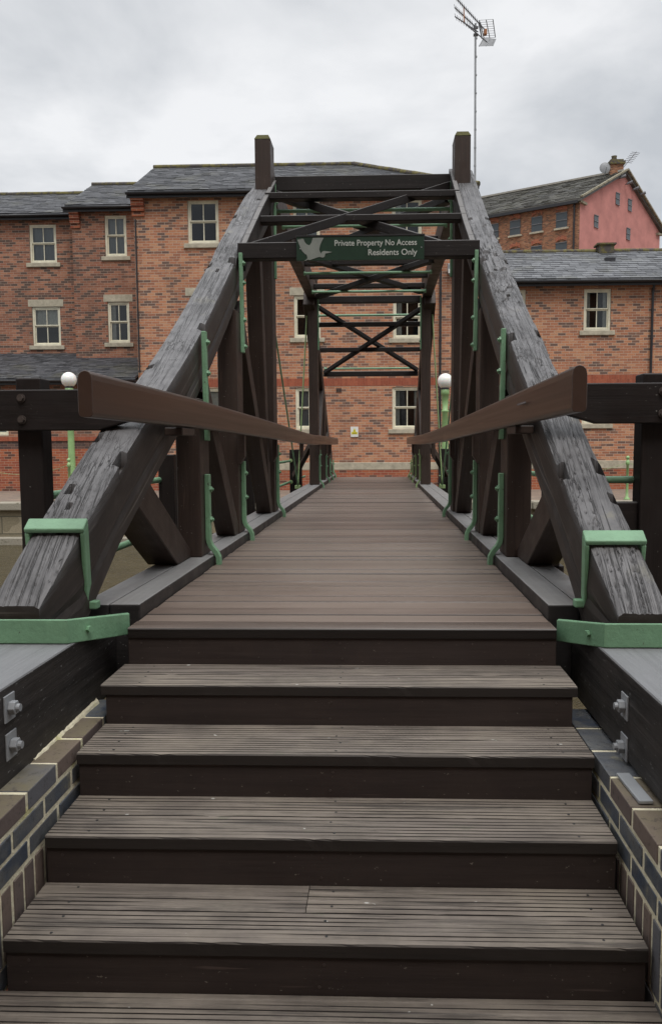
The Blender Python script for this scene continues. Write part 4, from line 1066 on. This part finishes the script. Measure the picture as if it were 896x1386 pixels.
slabroof(ML,[V(c0+out_g*.25-gn*.35,EZ-.1),V(c0+rd-gn*.35,EZ-.1),V(ap+rd,AZ+.12),V(ap+out_g*.25,AZ+.12)],mat['slate_old'],th=.18)
slabroof(ML,[V(ap+out_g*.25,AZ+.12),V(ap+rd,AZ+.12),V(cR+rd+gn*.35,EZ-.1),V(cR+out_g*.25+gn*.35,EZ-.1)],mat['slate_old'],th=.18)
slates(ML,V(c0+out_g*.25-gn*.35,EZ-.09),V(c0+rd-gn*.35,EZ-.09),V(ap+out_g*.25,AZ+.13),V(ap+rd,AZ+.13),mat['slate_c'],.55,.33,th=.03)
b=MB(); b.beam(V(c0+out_g*.3-gn*.3,EZ+.02),V(ap+out_g*.3,AZ+.24),.22,.12); b.beam(V(ap+out_g*.3,AZ+.24),V(cR+out_g*.3+gn*.3,EZ+.02),.22,.12); b.build('verge_coping',mat['quay'],ML)
b=MB(); b.beam(V(ap,AZ+.22),V(ap+rd,AZ+.22),.3,.14); b.build('ridge_tiles',mat['concrete'],ML)
b=MB(); b.beam(V(c0-gn*.2,EZ-.28)+out_r*.1,V(c0+rd-gn*.2,EZ-.28)+out_r*.1,.2,.2); b.build('gutter',mat['black_plastic'],ML)
b=MB(); p=c0+rn*.38+out_r*.1; b.tube([V(p,GZ),V(p,EZ-.3)],.07,8); b.build('downpipe',mat['black_plastic'],ML)
b=MB(); b.beam(V(c0-gn*.2,EZ-.25)+out_g*.1,V(c0+gn*.7,EZ-.3)+out_g*.1,.2,.16); b.build('kneeler_stone',mat['quay'],ML)
b=MB(); b.beam(V(cR-gn*.7,EZ-.35)+out_g*.1,V(cR+gn*.2,EZ-.3)+out_g*.1,.2,.16); b.build('kneeler_stone',mat['quay'],ML)
def mill_win(org,dirv,outv,u,z,w,h,name='window',arch=False,green=False):
    p=org+dirv*u; a=V(p-dirv*w/2,z)+outv*.01; c=V(p+dirv*w/2,z)+outv*.01
    up=Vector((0,0,1)); 
    b=MB(); o1=outv*.05
    def bar(p0,p1,t=.05): b.beam(p0+o1,p1+o1,t,t)
    bar(a,a+up*h);bar(c,c+up*h);bar(a,c);bar(a+up*h,c+up*h);bar(a+up*h*.5,c+up*h*.5)
    o=b.build(name,mat['steel_dark'],ML)
    b=MB(); b.face([a+outv*.03,c+outv*.03,c+up*h+outv*.03,a+up*h+outv*.03] if True else []); b.build('pane',mat['millglass'],o)
    if name=='window':
        b=MB(); b.beam(a-up*.08-dirv*.12+outv*.06,c-up*.08+dirv*.12+outv*.06,.14,.12); b.build('sill',mat['stone'],o)
    if arch:
        b=MB(); n=7
        for k in range(n):
            t0=k/n;t1=(k+.92)/n
            def ar(t): return a+(c-a)*t+up*(h+.06+.16*(1-(2*t-1)**2))+outv*.03
            b.prism([ar(t0),ar(t1),ar(t1)+up*.3,ar(t0)+up*.3],outv*.03)
        b.build('brick_arch',mat['brick_red'],o)

for u in (1.33,3.22,4.93,6.7,8.5,10.3,12.1):
    for z in (16.68,14.55,12.4,10.2): mill_win(c0,rn,out_r,u,z,.84,1.06,arch=True)
for (t,z) in ((.427,19.2),(.581,19.13),(.18,16.92),(.57,16.9)):
    mill_win(c0,gn,out_g,gd.length*t,z,.62,.86,name='gable_window')
for k in range(4):
    t=.43+k*.085; b=MB(); p=V(c0+gd*t,[21.15,20.95,20.75,20.6][k])+out_g*.05
    b.tube([p,p+out_g*.3+Vector((0,0,.03))],.04,6); b.tube([p+out_g*.25+Vector((-.12,0,0)),p+out_g*.35+Vector((.22,0,.12))],[.08,.13],8); b.build('floodlamp',mat['steel_dark'],ML)
# chimney
cp=V(ap+gn*.25,0)+rn*.8
b=MB(); b.box(cp.x-.5,cp.x+.5,cp.y-.5,cp.y+.5,AZ-.8,AZ+.75); ch=b.build('chimney',mat['mill'],ML)
b=MB(); b.box(cp.x-.62,cp.x+.62,cp.y-.62,cp.y+.62,AZ+.75,AZ+.98); b.box(cp.x-.5,cp.x+.5,cp.y-.5,cp.y+.5,AZ+.98,AZ+1.12); b.lathe((cp.x-.1,cp.y,AZ+1.12),[(.24,0),(.19,.3),(.23,.38),(.15,.38)],12); b.build('chimney_cap',mat['ridge'],ch)
# dish and aerial
b=MB(); dc=V(cp,AZ+.45)+Vector((-.95,-.5,0))
n=16; rings=[]
for i in range(5):
    r_=.42*i/4; rings.append([(dc.x+r_*math.cos(2*math.pi*k/n),dc.y-.12+.35*(r_**2),dc.z+r_*math.sin(2*math.pi*k/n)) for k in range(n)])
v=[q_ for g in rings for q_ in g]; f=[(i*n+k,i*n+(k+1)%n,(i+1)*n+(k+1)%n,(i+1)*n+k) for i in range(4) for k in range(n)]
b.mesh(v,f,None,True); b.tube([dc+Vector((0,0,-.1)),V(cp,AZ+.5)],.05,6); b.tube([dc+Vector((0,0,-.5)),dc+Vector((0,-.6,-.1))],.03,5)
tag(b.build('satellite_dish',mat['galv']),'round grey satellite dish mounted on the mill chimney','satellite dish')
b=MB(); ac=V(cp,AZ+.6)+Vector((.6,0,0)); tip=ac+Vector((.95,-.2,1.15)); b.tube([V(cp,AZ+.3)+Vector((.5,0,0)),ac,tip],.025,5)
for k in range(7):
    p=ac+(tip-ac)*(.35+k*.1); b.tube([p+Vector((-.25,.2,.12)),p+Vector((.25,-.2,-.12))],.02,4)
tag(b.build('chimney_aerial',mat['steel_dark']),'thin tilted television aerial beside the mill chimney','aerial')

# ------------------------------------------------------------------ television aerial on tall mast
AE=empty('television_aerial',(2.93,20.62,7.6),'large triple boom television aerial on a tall thin mast behind the right bridge post','aerial')
mx,my=2.93,20.55
b=MB(); b.tube([(mx+.03,my,7.6),(mx,my,12.72)],.03,10)
for k in range(9):
    z=8.3+k*.5; b.tube([(mx+.02,my,z),(mx+.02,my,z+.04)],.036,8)
b.build('mast',mat['galv'],AE)
PX=.0221
def ap_(px,py,dy=0): return Vector((mx+(px-641.5)*PX,my+dy,12.62+(40-py)*PX))
booms=[((614,10),(653,44),-.05),((613.5,21),(641,39),.0),((614,32),(645,46),-.0),((625,38),(657,57.5),.05)]
b=MB()
for (a,c,d) in booms: b.tube([ap_(*a,d-.25),ap_(*c,d)],.016,6)
for (p0,p1) in (((646,36),(650,54)),):
    b.tube([ap_(*p0),ap_(*p1)],.022,6)
b.build('boom',mat['steel_dark'],AE)
b=MB()
for (a,c,d),nk in zip(booms[:3],(15,12,9)):
    for k in range(nk):
        t=(k+.4)/nk*.93; p=ap_(*a,d-.25)*(1-t)+ap_(*c,d)*t
        b.tube([p+Vector((-.04,-.1,.045)),p+Vector((.04,.1,-.045))],.006,4,False)
b.build('director_rods',mat['steel_dark'],AE)
b=MB(); b.beam(ap_(625.5,19,-.2),ap_(626,38,-.2),.04,.03); b.build('boom_spacer',mat['orange'],AE)
b=MB(); b.box(*(lambda p:(p.x-.04,p.x+.05,p.y-.06,p.y+.06,p.z-.08,p.z+.08))(ap_(654,46.5,0))); b.build('dipole_box',mat['orange'],AE,bevel=.02,seg=2)
b=MB()
cA,cB,cC,cD=ap_(645.5,35,-.15),ap_(664.5,28,.12),ap_(669,46,.12),ap_(650,54,-.1)
def grid(p00,p10,p11,p01,nb,nr):
    for k in range(nb):
        t=k/(nb-1); b.tube([p00.lerp(p10,t),p01.lerp(p11,t)],.014,5,False)
    for k in range(nr):
        t=k/(nr-1); b.tube([p00.lerp(p01,t),p10.lerp(p11,t)],.006,4,False)
grid(cA,cB,ap_(669,46.5,.3),ap_(653,51,.1),3,9); grid(ap_(653,51,.1),ap_(669.5,48.5,.3),ap_(664.5,61,.1),ap_(645.5,66.5,-.15),3,13)
b.build('reflector_grid',mat['galv'],AE)
b=MB(); b.beam(ap_(639,40.5),ap_(645,40.5),.08,.05); b.beam(ap_(639,49.5),ap_(645,49.5),.08,.05); b.build('mast_clamp',mat['steel_dark'],AE)

# ------------------------------------------------------------------ wall furniture
HS=empty('warning_sign',(-.55,20.48,1.08),'small white and yellow triangle warning notice on the brick wall at the bridge end','sign')
b=MB(); b.box(-.665,-.44,20.476,20.498,1.06,1.36); b.build('notice_board',mat['white'],HS)
b=MB(); b.prism([(-.60,20.474,1.205),(-.505,20.474,1.205),(-.5525,20.474,1.325)],(0,.0035,0)); b.box(-.64,-.465,20.474,20.478,1.135,1.20); b.build('yellow_panel',mat['yellow'],HS)
b=MB(); b.prism([(-.556,20.472,1.22),(-.546,20.472,1.222),(-.551,20.472,1.255),(-.541,20.472,1.255),(-.556,20.472,1.30),(-.552,20.472,1.262),(-.562,20.472,1.262)],(0,.0018,0))
for k in range(2): b.box(-.62,-.485,20.472,20.4738,1.152+k*.022,1.160+k*.022)
b.build('black_marks',mat['black'],HS)
FLt=empty('wall_floodlight',(2.25,20.3,5.8),'grey bulkhead floodlight fixed high on the tall brick block','light')
b=MB(); b.box(2.16,2.42,20.25,20.43,5.80,6.02); b.box(2.2,2.3,20.43,20.5,5.72,5.9); b.build('housing',mat['galv'],FLt,bevel=.03,seg=2)
b=MB(); b.box(2.18,2.38,20.24,20.252,5.74,5.86); b.build('lens',mat['white'],FLt)

# ------------------------------------------------------------------ street lamps
def lamp(x,y,zc,label):
    o=empty('lamp_post',(x,y,GZ),label,'street lamp','globe lamps on the far quay')
    b=MB(); h=zc-.21-GZ
    b.lathe((x,y,GZ),[(.15,0),(.15,.25),(.11,.32),(.095,.5),(.09,1.2),(.085,1.6),(.08,h-.62),(.10,h-.60),(.10,h-.56),(.07,h-.54),(.095,h-.16),(.11,h-.15),(.11,h-.02),(.08,h)],18); b.build('pole',mat['greenlamp'],o)
    b=MB(); r=.205; b.lathe((x,y,zc),[(max(.0001,r*math.sin(math.pi*k/18)),-r*math.cos(math.pi*k/18)) for k in range(19)],28); b.build('globe',mat['globe'],o)
    b=MB(); b.lathe((x,y,GZ),[(.11,h-.01),(.11,h+.035),(.07,h+.04)],18); b.build('collar',mat['black_plastic'],o)
lamp(-8.15,18.1,2.60,'green lamp post with white globe left of the bridge, in front of the annexe')
lamp(1.93,18.1,2.49,'green lamp post with white globe right of the bridge, beside a downpipe')

# ------------------------------------------------------------------ chain posts on the quay
def cpost_proto(x,y,label):
    o=empty('chain_post',(x,y,GZ),label,'bollard','green chain posts along the quay')
    b=MB(); b.lathe((x,y,GZ),[(.07,0),(.07,.03),(.035,.06),(.03,.2),(.03,.82),(.045,.83),(.045,.92),(.03,.93),(.03,.96)],14); b.build('shaft',mat['greenlamp'],o)
    b=MB(); r=.045; b.lathe((x,y,GZ+1.0),[(max(.0001,r*math.sin(math.pi*k/10)),-r*math.cos(math.pi*k/10)) for k in range(11)],14); b.build('ball_cap',mat['greenlamp'],o)
    return o
proto=cpost_proto(-7.37,15.9,'slim green chain post with ball cap on the left quay, beside the lamp post')
def copy_tree(o,loc,label):
    r=o.copy(); COL.objects.link(r); r.location=loc; r['label']=label
    for ch in list(o.children):
        c=ch.copy(); COL.objects.link(c); c.parent=r
    return r
copy_tree(proto,(6.09,15.9,GZ),'slim green chain post with ball cap on the right quay, before the low block')
def chain(pts_list,label):
    b=MB()
    for (a,c,sag) in pts_list:
        a=Vector(a);c=Vector(c);n=34;P=[]
        for k in range(n+1):
            t=k/n; p=a.lerp(c,t); p.z-=sag*4*t*(1-t); P.append(p)
        for k in range(n):
            d=(P[k+1]-P[k]); side=Vector((0,1,0)) if k%2 else Vector((0,0,1)); m_=(P[k]+P[k+1])/2
            s2=d.cross(side).normalized()*.013
            b.tube([P[k]-d*.1,m_+s2,P[k+1]+d*.1,m_-s2,P[k]-d*.1],.004,4,False)
    return tag(b.build('barrier_chain',mat['greenold']),label,'chain')
chain([((-7.33,15.9,.35),(-5.1,15.9,.35),.22),((-7.41,15.9,.35),(-9.7,15.9,.35),.22)],'thin sagging chain hung from the chain post on the left quay')
chain([((6.05,15.9,.35),(3.8,15.9,.35),.22),((6.13,15.9,.35),(8.4,15.9,.35),.22)],'thin sagging chain hung from the chain post on the right quay')

# landing at far end: steps down to the quay
FE=empty('far_steps',(0,17.6,GZ),'short flight of timber steps at the far end of the bridge deck','steps')
for k in range(3):
    b=MB(); b.box(-1.0,1.0,L+.02+.3*k,L+.32+.3*k,GZ,-.13*(k+1)); b.build('tread',mat['deck'],FE,bevel=.004)

# ------------------------------------------------------------------ world, sun, camera
w=bpy.data.worlds.new('World'); scn.world=w; w.use_nodes=True; nt=w.node_tree; nd=nt.nodes; lk=nt.links
bg=nd['Background']; bg.inputs['Strength'].default_value=.1
SUN_EL=R(62); SUN_AZ=R(165)   # behind the camera, slightly left
sky=nd.new('ShaderNodeTexSky'); sky.sky_type='NISHITA'; sky.sun_disc=False; sky.sun_elevation=SUN_EL; sky.sun_rotation=SUN_AZ
tc=nd.new('ShaderNodeTexCoord'); sp=nd.new('ShaderNodeSeparateXYZ'); lk.new(tc.outputs['Generated'],sp.inputs[0])
def mth(op,a,b=0.):
    n=nd.new('ShaderNodeMath'); n.operation=op
    for s_,v in ((n.inputs[0],a),(n.inputs[1],b)):
        if hasattr(v,'is_output'): lk.new(v,s_)
        else: s_.default_value=v
    return n.outputs[0]
# cloud deck projected on a plane overhead: p = dir.xy/(dir.z+.18)
dz=mth('ADD',mth('MAXIMUM',sp.outputs['Z'],0.),.22)
cx=mth('DIVIDE',sp.outputs['X'],dz); cy=mth('DIVIDE',sp.outputs['Y'],dz)
cb=nd.new('ShaderNodeCombineXYZ'); lk.new(cx,cb.inputs[0]); lk.new(cy,cb.inputs[1])
def nz(scale,det,r_,off):
    mp=nd.new('ShaderNodeMapping'); mp.inputs['Location'].default_value=off; lk.new(cb.outputs[0],mp.inputs['Vector'])
    n=nd.new('ShaderNodeTexNoise'); lk.new(mp.outputs[0],n.inputs['Vector']); n.inputs['Scale'].default_value=scale; n.inputs['Detail'].default_value=det; n.inputs['Roughness'].default_value=r_; n.inputs['Distortion'].default_value=.25
    return n.outputs['Fac']
c1=nz(1.7,7,.55,(3.1,1.7,0)); c2=nz(.55,3,.5,(7,2,0))
cf=mth('ADD',mth('MULTIPLY',c1,.6),mth('MULTIPLY',c2,.4))
rp=nd.new('ShaderNodeValToRGB'); e=rp.color_ramp.elements; e[0].position=.42; e[0].color=(4.6,4.8,5.05,1); e[1].position=.61; e[1].color=(7.5,7.55,7.65,1)
lk.new(cf,rp.inputs[0])
# overcast skies are brighter overhead
up=mth('MAXIMUM',mth('MULTIPLY',mth('SUBTRACT',sp.outputs['Z'],.47),1.9),0.); gain=mth('ADD',mth('MULTIPLY',up,2.6),1.)
gain=mth('MULTIPLY',gain,mth('ADD',.86,mth('MULTIPLY',sp.outputs['Y'],.17)))
vm=nd.new('ShaderNodeVectorMath'); vm.operation='SCALE'; lk.new(rp.outputs[0],vm.inputs[0]); lk.new(gain,vm.inputs['Scale'])
mxn=nd.new('ShaderNodeMix'); mxn.data_type='RGBA'; mxn.inputs[0].default_value=.93; lk.new(sky.outputs[0],mxn.inputs[6]); lk.new(vm.outputs[0],mxn.inputs[7])
lk.new(mxn.outputs[2],bg.inputs[0])
sl_=bpy.data.lights.new('sun','SUN'); sl_.energy=1.5; sl_.angle=R(25); sl_.color=(1,.97,.93)
so=bpy.data.objects.new('sun',sl_); COL.objects.link(so)
# direction of the sun matching sun_rotation (0 = +Y, clockwise)
sd_=Vector((math.sin(SUN_AZ)*math.cos(SUN_EL),math.cos(SUN_AZ)*math.cos(SUN_EL),math.sin(SUN_EL)))
so.rotation_euler=(-sd_).to_track_quat('-Z','Y').to_euler(); so.location=sd_*30

cam=bpy.data.cameras.new('camera'); co=bpy.data.objects.new('camera',cam); COL.objects.link(co); scn.camera=co
yaw,pit,roll=.0323,.0891,-.0048
fw=Vector((-math.sin(yaw)*math.cos(pit),math.cos(yaw)*math.cos(pit),-math.sin(pit))); rr=Vector((math.cos(yaw),math.sin(yaw),0)); uu=rr.cross(fw)
r2=rr*math.cos(roll)+uu*math.sin(roll); u2=-rr*math.sin(roll)+uu*math.cos(roll)
mt=Matrix((r2,u2,-fw)).transposed().to_4x4(); mt.translation=Vector((.1661,-3.3625,.7785)); co.matrix_world=mt
cam.sensor_fit='HORIZONTAL'; cam.sensor_width=36; cam.lens=1081.477/896*36; cam.shift_x=-(477.963-448)/896; cam.shift_y=(700.623-693)/896
cam.clip_start=.05; cam.clip_end=3000
scn.view_settings.view_transform='Standard'; scn.view_settings.look='None'; scn.view_settings.exposure=.3; scn.view_settings.gamma=1
scn.render.resolution_x=661; scn.render.resolution_y=1024
scn.render.engine='CYCLES'
